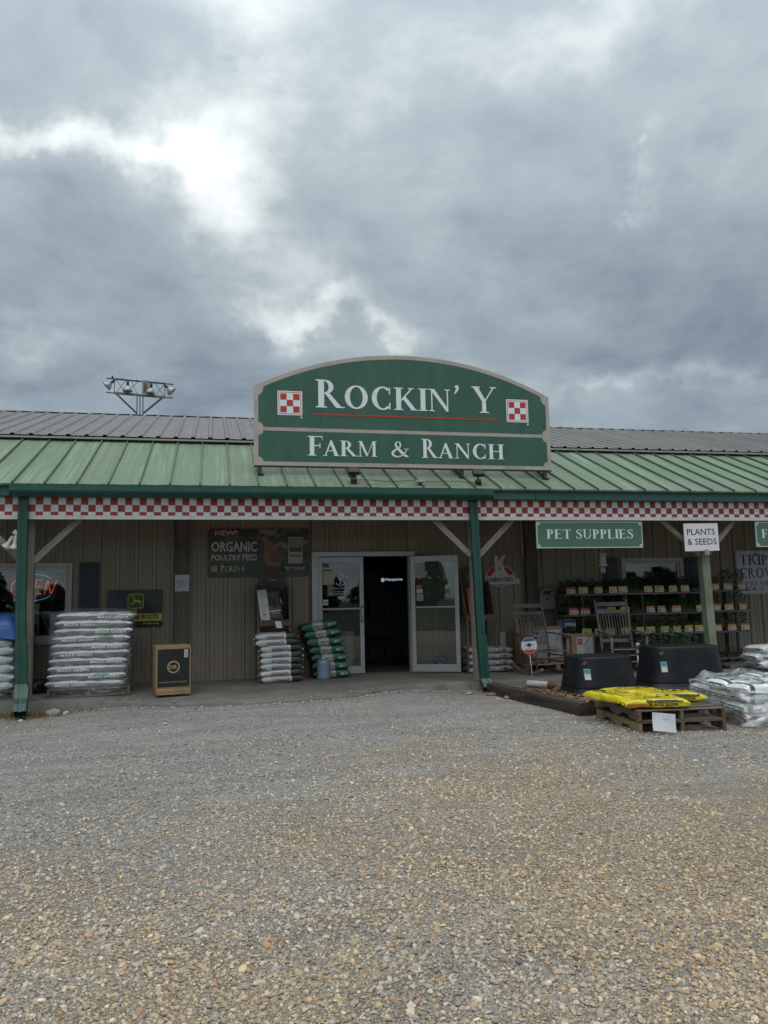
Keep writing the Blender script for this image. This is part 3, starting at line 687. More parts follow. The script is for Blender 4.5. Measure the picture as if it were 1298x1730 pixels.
part(b, 'ridge_cap', RY)
b = MB(); b.add([(-8,18.02,5.71),(20.2,18.02,5.71),(20.2,22.4,4.3),(-8,22.4,4.3)], [(0,1,2,3)]); part(b, 'rear_roof_slope', RY)

# posts, braces, downspouts
GW0 = wood('grey_post', (.36,.335,.29), (.15,.13,.105), 2, dirt=(.16,.18,.13)); GWx = wood('grey_post', (.36,.335,.29), (.15,.13,.105), 0)
GWG = wood('green_grey_post', (.27,.31,.235), (.12,.135,.10), 2, dirt=(.19,.25,.18))
def post(xt, xb, mat, w=.14, y=11.63, ztop=2.70):
    b = MB(); b.bar((xb, y+w/2, .148), (xt, y+w/2, ztop), w, w, (0,1,0), .007); o = b.build('porch_post', wood('pp'+mat.name, (.2,)*3, (.1,)*3) if 0 else mat, STORE, (0,-13.5,0)); return o
post(-2.53, -2.525, GW0); post(4.075, 4.09, GW0); post(8.19, 8.26, GWG, .145); post(12.3, 12.3, GW0); post(-6.6, -6.6, GW0)
def brace(x0, z0, x1, z1, y=11.66):
    d = Vector((x1-x0, 0, z1-z0)); L = d.length; a = math.atan2(d.z, d.x)
    b = MB(); b.box(0, L, -.02, .02, -.045, .045, .004); b.build('brace', GWx, STORE, (x0, y-13.5, z0), (0, -a, 0))
brace(-2.47, 2.08, -1.86, 2.69); brace(-2.60, 2.08, -3.2, 2.69); brace(4.145, 2.12, 4.73, 2.69); brace(4.005, 2.12, 3.42, 2.69)
brace(8.25, 2.10, 8.83, 2.69); brace(8.12, 2.10, 7.42, 2.69); brace(12.37, 2.1, 12.95, 2.69); brace(12.23, 2.1, 11.65, 2.69)
DS = M('downspout_green', (.009,.064,.050), .35, var=.15, vs=4, dirt=(.06,.085,.07), dirt_s=5, dirt_amt=.4, coat=.05)
def downspout(pts, w=.125, d=.085):
    b = MB(); P = []
    K = len(pts)
    for i, (x, y, z, kw, kd) in enumerate(pts):
        W, D = w*kw/2, d*kd/2
        for dx, dy in ((-1,-1),(-.33,-1),(-.28,-.8),(.28,-.8),(.33,-1),(1,-1),(1,1),(-1,1)): P.append((x+dx*W, y+dy*D, z-(dy*D*.9 if i >= K-2 else 0)))
    n = 8; fs = []
    for i in range(K-1):
        for k in range(n): fs.append((i*n+k, (i+1)*n+k, (i+1)*n+(k+1) % n, i*n+(k+1) % n))
    b.add(P, fs); return part(b, 'downspout', DS)
downspout([(-2.57,11.44,2.97,1,1),(-2.565,11.44,1.5,1,1),(-2.545,11.43,.95,1.05,1),(-2.54,11.43,.94,1.18,1.05),(-2.52,11.42,.42,1.2,1.05),(-2.505,11.40,.36,1.42,1.2),(-2.495,11.33,.24,1.35,1.1),(-2.485,11.25,.14,1.25,1.1),(-2.47,11.16,.05,1.2,1.2)])
downspout([(3.995,11.44,2.97,1,1),(4.04,11.44,1.25,1,1),(4.05,11.44,.87,1,1),(4.055,11.42,.86,1.18,1.1),(4.085,11.42,.22,1.1,1.05),(4.09,11.41,.2,1.32,1.1),(4.10,11.38,.12,1.25,1.1),(4.105,11.34,.06,1.15,1.0)])

# window and door frames
ALU = M('alu_frame', (.40,.42,.43), .4, metal=.3, var=.06, dirt=(.2,.2,.18), dirt_s=5, dirt_amt=.2); FRM = M('window_frame', (.44,.43,.39), .5, var=.08, dirt=(.2,.18,.15), dirt_s=5, dirt_amt=.3)
GLS = glass_mat()
def window(x0, x1, z0, z1):
    w = MB(); t = .055
    for a in ((x0, x1, z1-t, z1), (x0, x1, z0, z0+t), (x0, x0+t, z0+t, z1-t), (x1-t, x1, z0+t, z1-t)): w.box(a[0], a[1], 13.455, 13.56, a[2], a[3], .004)
    i0, i1, j0, j1 = x0+t, x1-t, z0+t, z1-t; t = .05
    for a in ((i0, i1, j1-t, j1), (i0, i1, j0, j0+t), (i0, i0+t, j0+t, j1-t), (i1-t, i1, j0+t, j1-t)): w.box(a[0], a[1], 13.49, 13.545, a[2], a[3], .003)
    f = part(w, 'window', FRM)
    g = MB(); g.box(i0+t, i1-t, 13.515, 13.521, j0+t, j1-t); g.v = [(x, y-13.5, z) for x, y, z in g.v]; g.build('pane', GLS, f)
    s = MB(); s.box(x0-.03, x1+.03, 13.44, 13.50, z0-.035, z0-.001, .004); s.v = [(x, y-13.5, z) for x, y, z in s.v]; s.build('sill', FRM, f)
window(-3.62, -2.25, .87, 2.15); window(7.66, 8.98, .91, 2.14)
SHUT = M('navy_shutter', (.010,.026,.036), .45, var=.15)
def shutter(x0, x1, z0, z1):
    b = MB(); b.box(x0, x1, 13.455, 13.475, z0, z1, .003)
    n = 2; hh = (z1-z0-.18)/n
    for k in range(n):
        c0 = z0+.07+k*(hh+.04); b.box(x0+.05, x1-.05, 13.446, 13.455, c0, c0+hh, .004); b.box(x0+.075, x1-.075, 13.440, 13.446, c0+.025, c0+hh-.025, .002)
    part(b, 'shutter', SHUT)
shutter(-2.14, -1.82, .87, 2.15); shutter(7.27, 7.59, .91, 2.15); shutter(9.05, 9.36, .91, 2.15)
# entrance: frame, closed leaf with transom-less header, open leaf
b = MB(); b.box(1.69, 1.80, 13.44, 13.60, .152, 2.215, .004); b.box(1.69, 3.56, 13.44, 13.60, 2.215, 2.30, .004); b.box(3.445, 3.53, 13.49, 13.60, .152, 2.214, .004)
part(b, 'door_frame', ALU)
def leaf(w, h, name='door', hx=None, marks=None):
    d = MB(); s = .075
    d.box(0, s, -.02, .02, 0, h, .003); d.box(w-s, w, -.02, .02, 0, h, .003); d.box(s, w-s, -.02, .02, h-.10, h-.0005, .003); d.box(s, w-s, -.02, .02, .0005, .13, .003)
    f = d.build(name, ALU, STORE)
    g = MB(); g.box(s, w-s, -.004, .004, .13, h-.10); g.build('glass_pane', GLS, f)
    p = MB(); p.box(s-.02, w-s+.02, -.055, -.03, 1.115, 1.145, .006); p.box(s-.02, s+.02, -.035, -.0205, 1.11, 1.15); p.box(w-s-.02, w-s+.02, -.035, -.0205, 1.11, 1.15); p.build('push_bar', ALU, f)
    if hx is not None:
        p = MB(); p.smooth = True; p.tube([(hx, -.022, 1.16), (hx, -.07, 1.16), (hx, -.085, 1.13), (hx, -.085, .93), (hx, -.07, .9), (hx, -.022, .9)], .014, 8); p.build('door_handle', M('steel', (.5,.52,.53), .3, metal=.8), f)
    return f
dl = leaf(.815, 2.04, hx=.775); dl.location = (1.805, 0.02, .165)
dr = leaf(.86, 2.04); dr.location = (3.47, -.075, .165); dr.rotation_euler.z = math.radians(-26)
# lettering and notices on the closed leaf
DEC = M('decal_white', (.62,.65,.66), .6); PAP = M('paper', (.55,.57,.58), .8, var=.05); PAPT = M('paper_tan', (.40,.36,.28), .8, var=.1)
def arc_text(mb, s, cx, cz, r, a0, a1, h, y):
    n = len(s)
    for i, ch in enumerate(s):
        a = math.radians(a0+(a1-a0)*i/(n-1)); g, adv = glyph(ch); k = h
        for j, p in enumerate(g):
            q_ = []
            for px, pz in p:
                lx = (px-.4)*k; lz = pz*k; q_.append((cx+math.cos(a)*(r+lz)+math.sin(a)*lx, cz+math.sin(a)*(r+lz)-math.cos(a)*lx))
            mb.flat(q_, y-.0003*(j % 6))
d = MB(); cx = .40
arc_text(d, "ROCKIN'", cx, 1.55, .155, 150, 32, .062, -.0065)
for x0, z0, x1, z1 in ((cx-.045,1.70,cx,1.625),(cx+.045,1.70,cx,1.625),(cx,1.63,cx,1.56)): d.bar((x0,-.0065,z0),(x1,-.0065,z1),.016,.002,(0,1,0))
for k in range(10):
    a = math.radians(205+130*k/9); a2 = math.radians(205+130*(k+1)/9); d.bar((cx+.085*math.cos(a),-.0068,1.625+.085*math.sin(a)),(cx+.085*math.cos(a2),-.0068,1.625+.085*math.sin(a2)),.012,.002,(0,1,0))
serif_text(d, 'FARM & RANCH', cx-.19, cx+.19, 1.475, .035, -.0065, step=.0002)
for z, w in ((1.43,.13),(1.40,.19),(1.37,.15)):
    for k in range(9): d.box(cx-w+2*w*k/9, cx-w+2*w*(k+.62)/9, -.0068, -.006, z, z+.012)
d.box(cx-.05, cx+.05, -.0068, -.006, 1.315, 1.345); d.box(cx-.03, cx+.03, -.0068, -.006, 1.29, 1.30)
d.build('lettering', DEC, dl)
def plate(parent, name, x0, x1, z0, z1, mat, y=-.0055, t=.001): b = MB(); b.box(x0, x1, y-t, y, z0, z1); return b.build(name, mat, parent)
plate(dl, 'notice', .085, .29, 1.555, 1.80, PAPT); plate(dl, 'notice', .17, .26, 1.36, 1.55, M('notice_grey', (.2,.2,.19), .8)); plate(dl, 'sticker', .085, .18, 1.255, 1.295, PAP); plate(dl, 'sticker', .085, .18, 1.20, 1.24, PAP); plate(dl, 'sticker', .085, .20, 1.86, 1.935, M('sticker_blue', (.05,.08,.13), .5))
plate(dr, 'notice', .09, .26, 1.66, 1.92, M('notice_pale', (.32,.34,.34), .8)); plate(dr, 'sticker', .10, .20, 1.46, 1.52, M('sticker_orange', (.45,.14,.05), .5)); plate(dr, 'sticker', .10, .21, 1.38, 1.45, PAP); plate(dr, 'notice', .10, .22, 1.24, 1.37, M('notice_pale', (.32,.34,.34), .8)); plate(dr, 'sticker', .62, .70, 1.36, 1.44, M('sticker_green', (.10,.18,.14), .5))
b = MB(); b.smooth = True; b.lathe([(0,0),(.035,0),(.035,.004),(0,.004)], 14, M4=Matrix.Translation((.66,-.007,1.49)) @ Matrix.Rotation(PI/2, 4, 'X')); b.build('sticker', PAP, dr)

# ------------------------------------------------------------------ rooftop sign
SG = M('sign_green', (.038,.115,.083), .45, var=.14, vs=2.2, stretch=(2.5,1,.5), spec=.4, dirt=(.075,.14,.115), dirt_s=1.8, dirt_amt=.35, var2=.05, vs2=12); SB = M('sign_beige', (.42,.37,.335), .5, var=.06, dirt=(.14,.11,.09), dirt_s=4, dirt_amt=.35); SW = M('sign_white', (.72,.78,.82), .5, var=.03); SR = M('sign_red', (.42,.035,.03), .5, var=.05); BLK = M('black_metal', (.018,.016,.016), .55, var=.2)
RS = thing('roof_sign', 'big arched green sign reading ROCKIN Y FARM & RANCH on the porch roof', 'sign', (3.06, 11.8, 3.4))
def notch(x0, x1, z0, z1, r, skip=()):
    """rectangle whose corners are bitten out by quarter circles"""
    p = []
    for cx, cz, a0 in ((x0, z0, 90), (x1, z0, 180), (x1, z1, 270), (x0, z1, 0)):
        for k in range(7): a = math.radians(a0-90*k/6) if True else 0; p.append((cx+r*math.cos(a), cz+r*math.sin(a)))
    return p
ox, oz = 3.06, 3.4
X0, X1, ZB, ZS, ZP = .61-ox, 5.51-ox, 3.535-oz, 4.775-oz, 5.375-oz
hw = (X1-X0)/2; sag = ZP-ZS; Rr = (hw*hw+sag*sag)/(2*sag); cxm = (X0+X1)/2
def arcz(x, d=0): return ZP-Rr+math.sqrt(max((Rr-d)**2-(x-cxm)**2, 0))
out = [(X0, ZB), (X1, ZB)]+[(X1-(X1-X0)*k/40, arcz(X1-(X1-X0)*k/40)) for k in range(41)]
b = MB(); b.prism(out, -.03, .03); b.build('sign_board', SB, RS)
bd = .066; MZ = 4.11-oz
def field(poly, y=-.034): b = MB(); b.flat(poly, y); return b
low = notch(X0+bd, X1-bd, ZB+bd, MZ-.03, .075); field(low).build('green_field', SG, RS)
up = []
x0, x1, z0 = X0+bd, X1-bd, MZ+.03; r = .075
up += [(x0+r*math.cos(math.radians(90-90*k/6)), z0+r*math.sin(math.radians(90-90*k/6))) for k in range(7)]
up += [(x1+r*math.cos(math.radians(180-90*k/6)), z0+r*math.sin(math.radians(180-90*k/6))) for k in range(7)]
zt = arcz(x1, bd)-.0; up += [(x1, zt-.1), (x1-.03, zt-.085), (x1-.065, zt-.04), (x1-.085, arcz(x1-.085, bd))]
up += [(x1-.085-(x1-x0-.17)*k/36, arcz(x1-.085-(x1-x0-.17)*k/36, bd)) for k in range(1, 36)]
up += [(x0+.085, arcz(x0+.085, bd)), (x0+.065, zt-.04), (x0+.03, zt-.085), (x0, zt-.1)]
field(up).build('green_field', SG, RS)
b = MB(); serif_text(b, "R", 1.56-ox, 2.03-ox, 4.47-oz, .45, -.038); serif_text(b, "ockin'", 2.03-ox, 3.93-ox, 4.47-oz, .45, -.038, .82); serif_text(b, "Y", 4.14-ox, 4.58-ox, 4.47-oz, .44, -.038); b.build('lettering', SW, RS)
b = MB(); serif_text(b, "F", 1.43-ox, 1.67-ox, 3.70-oz, .31, -.038); serif_text(b, "arm", 1.67-ox, 2.54-ox, 3.70-oz, .31, -.038, .8); serif_text(b, "&", 2.77-ox, 3.06-ox, 3.70-oz, .26, -.038); serif_text(b, "R", 3.27-ox, 3.55-ox, 3.70-oz, .31, -.038); serif_text(b, "anch", 3.54-ox, 4.68-ox, 3.70-oz, .31, -.038, .8); b.build('lettering', SW, RS)
b = MB(); b.box(1.53-ox, 4.57-ox, -.039, -.035, 4.345-oz, 4.37-oz); b.build('red_line', SR, RS)
def feed_square(mb, x0, z0, s, y, t=.001):
    """white square with a red rule and five red checks; slots 0 white, 1 red"""
    mb.cur = 0; mb.flat(R_(x0, z0, x0+s, z0+s), y); mb.cur = 1
    i = s*.045; w = s*.025
    for a in ((x0+i, z0+i, x0+s-i, z0+i+w), (x0+i, z0+s-i-w, x0+s-i, z0+s-i), (x0+i, z0+i+w, x0+i+w, z0+s-i-w), (x0+s-i-w, z0+i+w, x0+s-i, z0+s-i-w)): mb.flat(R_(*a), y-t)
    j = s*.11; c = (s-2*j)/3
    for u in range(3):
        for v in range(3):
            if (u+v) % 2 == 0: mb.flat(R_(x0+j+u*c, z0+j+v*c, x0+j+(u+1)*c, z0+j+(v+1)*c), y-t)
b = MB()
for jx in (1.83, 3.06, 4.28):
    b.box(jx-ox-.0012, jx-ox+.0012, -.0352, -.0342, ZB+.08, MZ-.035); b.box(jx-ox-.0012, jx-ox+.0012, -.0352, -.0342, MZ+.035, arcz(jx-ox, bd)-.01)
b.build('panel_joint', M('joint', (.02,.06,.045), .6), RS)
b = MB()
for k in range(17):
    jx = X0+.03+(X1-X0-.06)*k/16
    for jz in (ZB+.033, MZ): b.add([(jx+.007*math.cos(2*PI*t_/8), -.0312, jz+.007*math.sin(2*PI*t_/8)) for t_ in range(8)], [tuple(range(8))])
o = b.build('screw_heads', M('grommet', (.4,.4,.38), .4, metal=.8), RS); o['kind'] = 'stuff'
for sx in (.97, 4.745):
    b = MB(); feed_square(b, sx-ox, 4.33-oz, .385, -.0385); b.build('checkerboard_emblem', [SW, SR], RS)
    b = MB(); b.smooth = False; b.flat([(sx-ox+.37+.015*math.cos(2*PI*k/12), 4.30-oz+.015*math.sin(2*PI*k/12)) for k in range(12)], -.0385); b.build('registered_mark', SW, RS)
def roofz(y): return Z0+(y-E0)*(Z1-Z0)/(E1-E0)
for lx in (.70, 2.14, 3.95, 5.40):
    b = MB(); zf = roofz(11.8)-oz
    b.box(lx-ox-.025, lx-ox+.025, -.025, .025, zf, ZB-.001); b.box(lx-ox-.06, lx-ox+.06, -.06, .06, zf+.002, zf+.012)
    b.bar((lx-ox, 0, zf+.05), (lx-ox, .55, roofz(12.35)-oz+.07), .05, .05); b.bar((lx-ox, .50, roofz(12.3)-oz+.06), (lx-ox, .06, ZB+.75), .045, .045)
    b.build('leg', M('leg_brown', (.05,.035,.03), .6, var=.3), RS)
b = MB(); b.box(X0, X1, -.035, .035, ZB-.018, ZB-.001); b.build('bottom_angle', BLK, RS)

def flood(x, z, n, where):
    t = thing('roof_floodlight', 'small black LED floodlight aimed up at the sign, '+where, 'floodlight', (x, 11.42, roofz(11.42)), 0, 'floodlights under the roof sign')
    b = MB(); b.box(-.05, .05, -.04, .04, .003, .02, .003); b.smooth = True; b.lathe([(.045,.02),(.05,.05),(.045,.09),(.02,.095)], 14); b.build('base', BLK, t)
    b = MB(); b.smooth = True; b.tube([(0,0,.09),(.0,0,.13),(0,-.01,.15)], .014, 8); b.build('bracket', BLK, t)
    R = Matrix.Translation((0, -.01, .19)) @ Matrix.Rotation(math.radians(-35), 4, 'X')
    b = MB(); b.box(-.09, .09, -.035, .03, -.055, .055, .008, R)
    for k in range(7): b.box(-.08+k*.024, -.07+k*.024, .03, .045, -.045, .045, 0, R)
    b.build('lamp_housing', BLK, t)
    b = MB(); b.box(-.07, .07, -.038, -.0355, -.038, .038, 0, R @ Matrix.Rotation(PI, 4, 'Z')); b.build('lens', M('lens_grey', (.25,.27,.28), .2), t)
flood(2.09, 3.3, 0, 'left of the pair'); flood(4.09, 3.3, 1, 'right of the pair')
b = MB(); b.smooth = True; pts = []
for k in range(41):
    x = 2.1+k*.05; pts.append((x, 11.40+.02*math.sin(x*5), roofz(11.4)+.055+.008*math.sin(x*9)))
b.tube(pts, .005, 5); o = b.build('light_cable', BLK); tag(o, 'black cable lying on the green roof between the two floodlights', 'cable')
t = thing('junction_box', 'small grey junction box on the roof edge midway between the floodlights', 'electrical box', (3.12, 11.36, roofz(11.36)))
b = MB(); b.box(-.07, .07, -.03, .03, .045, .085, .006); b.build('cover', M('jb_grey', (.3,.32,.32), .5), t); b = MB(); b.box(-.02, .02, -.02, .02, .0, .045); b.build('bracket', BLK, t)

# ------------------------------------------------------------------ hanging signs
PG = M('hang_green', (.07,.155,.115), .5, var=.06); PBd = M('pale_border', (.42,.50,.46), .5, var=.05)
def hang_sign(x0, x1, z0, z1, txt, tx0, tx1, label):
    w = x1-x0; t = thing('hanging_sign', label, 'sign', ((x0+x1)/2, 11.53, z0), 0, 'green department signs hanging from the porch beam')
    b = MB(); b.box(-w/2, w/2, -.012, .012, 0, z1-z0, .003); b.build('board', PBd, t)
    b = MB(); b.flat(notch(-w/2+.022, w/2-.022, .022, z1-z0-.022, .05), -.014); b.build('green_face', PG, t)
    b = MB(); c = (x0+x1)/2; serif_text(b, txt, tx0-c, tx1-c, .155, .15, -.017, step=.0003); b.build('lettering', SW, t)
    for sx in (-.38, .38):
        b = MB(); b.smooth = True; b.tube([(sx*w, 0, z1-z0), (sx*w, 0, z1-z0+.06)], .004, 6); b.build('hook', BLK, t)
hang_sign(5.08, 6.97, 2.215, 2.655, 'PET SUPPLIES', 5.25, 6.79, 'green wooden sign reading PET SUPPLIES hanging above the rocking chairs')
hang_sign(9.13, 11.02, 2.215, 2.655, 'FARM SUPPLIES', 9.24, 10.9, 'green wooden sign starting with FA, cut off at the right edge of the photo')
t = thing('plants_sign', 'white board reading PLANTS & SEEDS in black on the front of the grey-green post', 'sign', (8.03, 11.46, 2.15), 0); t.rotation_euler.y = math.radians(-.8)
b = MB(); b.box(-.325, .325, -.006, .006, 0, .465, .002); b.build('board', M('board_white', (.72,.73,.75), .4, var=.05), t)
b = MB(); sans_text(b, 'PLANTS', -.27, .26, .27, .375, -.008, .006); sans_text(b, '& SEEDS', -.275, .28, .105, .21, -.008, .006); b.build('lettering', BLK, t)
b = MB(); b.box(.04, .12, -.02, .03, -.07, .03, .004); b.box(.06, .10, -.035, -.02, -.04, .01, .003); b.build('clamp', M('clamp', (.4,.4,.38), .5, metal=.5), t)

# ------------------------------------------------------------------ things on the wall
YW = 13.5-.034
# poultry feed banner
t = thing('feed_banner', 'dark green banner reading NEW! ORGANIC POULTRY FEED with a brown hen', 'banner', (.785, YW, 1.88))
m = bpy.data.materials.new('banner_print'); m.use_nodes = True; q = N(m.node_tree); bs = m.node_tree.nodes['Principled BSDF']
tc = q.n('ShaderNodeTexCoord').outputs['Object']; sp = q.n('ShaderNodeSeparateXYZ', i={0: tc})
n1 = q.noise(q.mapping(tc, (3, 3, 5)), 1, 6, .7, 1).outputs[0]; c = q.ramp(n1, [(.3, (.018,.018,.012)), (.5, (.05,.052,.032)), (.72, (.15,.14,.11))])
gr = q.math('LESS_THAN', sp.outputs[2], .24); c = q.mix(q.math('MULTIPLY', gr, .6), c, (.025,.05,.018))
bl = q.math('MULTIPLY', q.math('GREATER_THAN', q.math('ADD', n1, q.math('MULTIPLY', sp.outputs[2], .35)), .78), q.math('GREATER_THAN', sp.outputs[0], .0)); c = q.mix(q.math('MULTIPLY', bl, .5), c, (.30,.30,.29))
q.l(c, bs.inputs['Base Color']); bs.inputs['Roughness'].default_value = .4; BAN = m
b = MB(); b.smooth = True; P = []
for i in range(25):
    for j in range(9):
        x = -.87+1.74*i/24; z = .82*j/8; e = .008*math.sin(x*7+z*5)*math.sin(PI*j/8)*math.sin(PI*i/24); P.append((x, -.006+e, z-.012*math.sin(PI*i/24)*(1 if j == 0 else 0)))
b.grid(P, 25, 9, True); b.build('banner_sheet', BAN, t)
BW = M('banner_white', (.48,.49,.46), .6, var=.3, vs=14); BR = M('banner_red', (.24,.015,.02), .6, var=.15)
b = MB(); b.prism([(-.81,.70),(-.33,.70),(-.31,.815),(-.80,.815)], -.022, -.02); b.build('red_flash', BR, t)
b = MB(); sans_text(b, 'NEW!', -.75, -.38, .715, .80, -.025, .02); sans_text(b, 'ORGANIC', -.81, -.04, .43, .61, -.025, .028); sans_text(b, 'POULTRY FEED', -.81, -.04, .28, .385, -.025, .025); serif_text(b, 'Purina', -.66, -.25, .095, .11, -.025, .8, step=.0002); sans_text(b, 'TRY TODAY!', .43, .79, .10, .165, -.030, .02); b.build('lettering', BW, t)
b = MB(); feed_square(b, -.81, .095, .10, -.024, .0005); b.build('checkerboard_emblem', [BW, BR], t)
hen = [(.02,.66),(.05,.70),(.10,.69),(.16,.66),(.19,.55),(.27,.50),(.33,.40),(.38,.30),(.37,.22),(.30,.17),(.18,.17),(.09,.22),(.06,.32),(.08,.44),(.08,.58)]
b = MB(); b.flat(hen, -.022); b.cur = 1; b.flat([(.01,.68),(.0,.73),(.06,.74),(.12,.71),(.08,.69)], -.0225); b.cur = 2; b.flat([(.16,.38),(.28,.42),(.36,.32),(.33,.24),(.2,.26)], -.0228); b.build('hen_picture', [M('hen', (.22,.12,.06), .6, var=.3, vs=8), BR, M('hen_dark', (.14,.075,.04), .6, var=.3, vs=12)], t)
b = MB(); b.flat([(.50,.22),(.74,.22),(.76,.68),(.49,.69)], -.022); b.cur = 1; b.flat(R_(.52,.42,.74,.50), -.0225); b.cur = 2; b.flat(R_(.53,.34,.73,.37), -.0225); b.cur = 3; b.flat([(.50,.51),(.75,.51),(.755,.66),(.5,.67)], -.0226); b.build('feed_bag_picture', [M('bagpic', (.36,.34,.30), .6, var=.25, vs=20), M('bagpic_green', (.04,.09,.025), .6), BR, M('bagpic_speckle', (.26,.22,.16), .6, var=.6, vs=40)], t)
b = MB(); b.prism([(.40,.09),(.80,.09),(.825,.13),(.80,.175),(.40,.175),(.375,.13)], -.027, -.025); b.build('black_badge', BLK, t)
for x, z in ((-.86,.81),(-.1,.81),(.86,.81),(-.86,.01),(.86,.01)):
    b = MB(); b.smooth = True; b.tube([(x,-.012,z),(x,-.018,z)], .012, 8); b.build('grommet', M('grommet', (.4,.4,.38), .4, metal=.8), t)
# boots banner
t = thing('boots_banner', 'black banner with leaping deer emblem and yellow stripe reading DEERE BOOTS', 'banner', (-1.255, YW, 1.075))
BK = M('banner_black', (.010,.011,.014), .32, var=.2, vs=3); YL = M('banner_yellow', (.46,.37,.02), .5, var=.06); GR_ = M('deere_green', (.02,.07,.025), .5)
b = MB(); b.smooth = True; P = []
for i in range(19):
    for j in range(8):
        x = -.435+.87*i/18; z = .615*j/7; P.append((x, -.006+.012*math.sin(x*9+z*6)*math.sin(PI*j/7), z))
b.grid(P, 19, 8, True); b.build('banner_sheet', BK, t)
b = MB(); b.box(-.43, .43, -.0215, -.02, .095, .22); b.build('yellow_stripe', YL, t)
b = MB(); sans_text(b, 'JOHN DEERE BOOTS', -.41, .375, .108, .207, -.0235, .045); b.build('lettering', BK, t)
b = MB(); sans_text(b, 'AUTHORIZED DEALER', .12, .38, .045, .065, -.0225, .005); b.build('lettering', DEC, t)
def rrect(x0, x1, z0, z1, r, n=5):
    p = []
    for cx, cz, a0 in ((x1-r,z1-r,0),(x0+r,z1-r,90),(x0+r,z0+r,180),(x1-r,z0+r,270)):
        p += [(cx+r*math.cos(math.radians(a0+90*k/n)), cz+r*math.sin(math.radians(a0+90*k/n))) for k in range(n+1)]
    return p
ex = .01; ez = .43
b = MB(); b.flat(rrect(ex-.13, ex+.13, ez-.125, ez+.12, .05), -.0215); b.cur = 1; b.flat(rrect(ex-.118, ex+.118, ez-.113, ez+.108, .042), -.0222)
b.cur = 0
deer = [(-.085,-.045),(-.045,-.02),(-.03,.0),(-.04,.045),(-.055,.07),(-.03,.065),(-.02,.04),(.0,.012),(.05,.015),(.075,.005),(.1,-.03),(.105,-.05),(.088,-.035),(.06,-.03),(.035,-.022),(-.01,-.025),(-.035,-.04),(-.09,-.058)]
b.flat([(ex+x, ez+z) for x, z in deer], -.0228)
for a_, c_ in (((-.04,.065),(-.075,.095)),((-.045,.068),(-.03,.1)),((-.06,.083),(-.065,.1)),((-.035,.085),(-.015,.095)),((-.03,-.03),(-.06,-.075)),((.08,-.03),(.07,-.075))): b.bar((ex+a_[0],-.0225,ez+a_[1]),(ex+c_[0],-.0225,ez+c_[1]), .008, .0012, (0,1,0))
b.build('deer_emblem', [YL, GR_], t)
for x, z in ((-.42,.60),(.42,.60)):
    b = MB(); b.smooth = True; b.tube([(x,-.012,z),(x,-.018,z)], .010, 8); b.build('grommet', M('grommet', (.4,.4,.38), .4, metal=.8), t)
# papers on the pilaster
t = thing('paper_notice', 'curled white paper notice stapled to the left grey pilaster', 'paper', (-.50, 13.355, 1.65))
b = MB(); b.smooth = True; P = []
for i in range(7):
    for j in range(9):
        x = -.115+.23*i/6; z = .275*j/8; P.append((x, -.008-.028*math.sin(j/8*PI)*(.6+.4*math.sin(i))-.008*math.sin(j*1.9), z+(.006*math.sin(i*2.2) if j in (0,8) else 0)))
b.grid(P, 7, 9, True); b.build('sheet', M('paper_bright', (.50,.52,.55), .7, var=.1, vs=9), t)
b = MB()
for k in range(5): b.box(-.09, .02+.06*(k % 2), -.048, -.046, .06+k*.03, .065+k*.03)
b.build('print_lines', M('ink_grey', (.2,.2,.22), .8), t)
# round K emblem
t = thing('feed_emblem_sign', 'round red and silver KALMBACH FEEDS sign with a large K above', 'sign', (5.21, YW, 1.63))
SIL = M('silver_print', (.48,.49,.49), .5, var=.1, vs=10); KR = M('k_red', (.36,.012,.02), .5); KB = M('k_black', (.015,.015,.018), .5)
def ell(cx, cz, rx, rz, n=32, a0=0, a1=360): return [(cx+rx*math.cos(math.radians(a0+(a1-a0)*k/n)), cz+rz*math.sin(math.radians(a0+(a1-a0)*k/n))) for k in range(n)]
ribbon = [(-.33,.06),(-.27,.045),(.24,.045),(.365,.045),(.335,.085),(.37,.14),(.26,.145),(.25,.22),(-.32,.20)]
b = MB(); b.prism(ell(-.03, .20, .275, .20), -.014, 0); b.build('disc', SIL, t)
b = MB(); b.flat(ell(-.03, .20, .258, .185), -.0150); b.build('red_ring', KR, t)
b = MB(); b.flat(ell(-.03, .195, .165, .115), -.0158); b.build('inner_disc', SIL, t)
b = MB(); b.prism(ribbon, -.020, -.017); b.build('ribbon', SIL, t)
b = MB()
for p in ([(-.125,.21),(-.055,.21),(-.06,.575),(-.14,.575)], [(-.062,.34),(-.062,.45),(.015,.575),(.095,.575)], [(-.035,.37),(.015,.45),(.10,.21),(.02,.21)]): b.prism(p, -.026-.001*len(b.v)/8, -.021)
b.build('big_letter', M('k_silver', (.52,.53,.53), .4, var=.1), t)
b = MB(); sans_text(b, 'KALMBACH FEEDS', -.30, .225, .095, .175, -.0215, .03, .1); b.build('lettering', KB, t)
b = MB(); sans_text(b, 'SINCE 1963', -.17, .11, .022, .04, -.0162, .01); b.build('lettering', SIL, t)
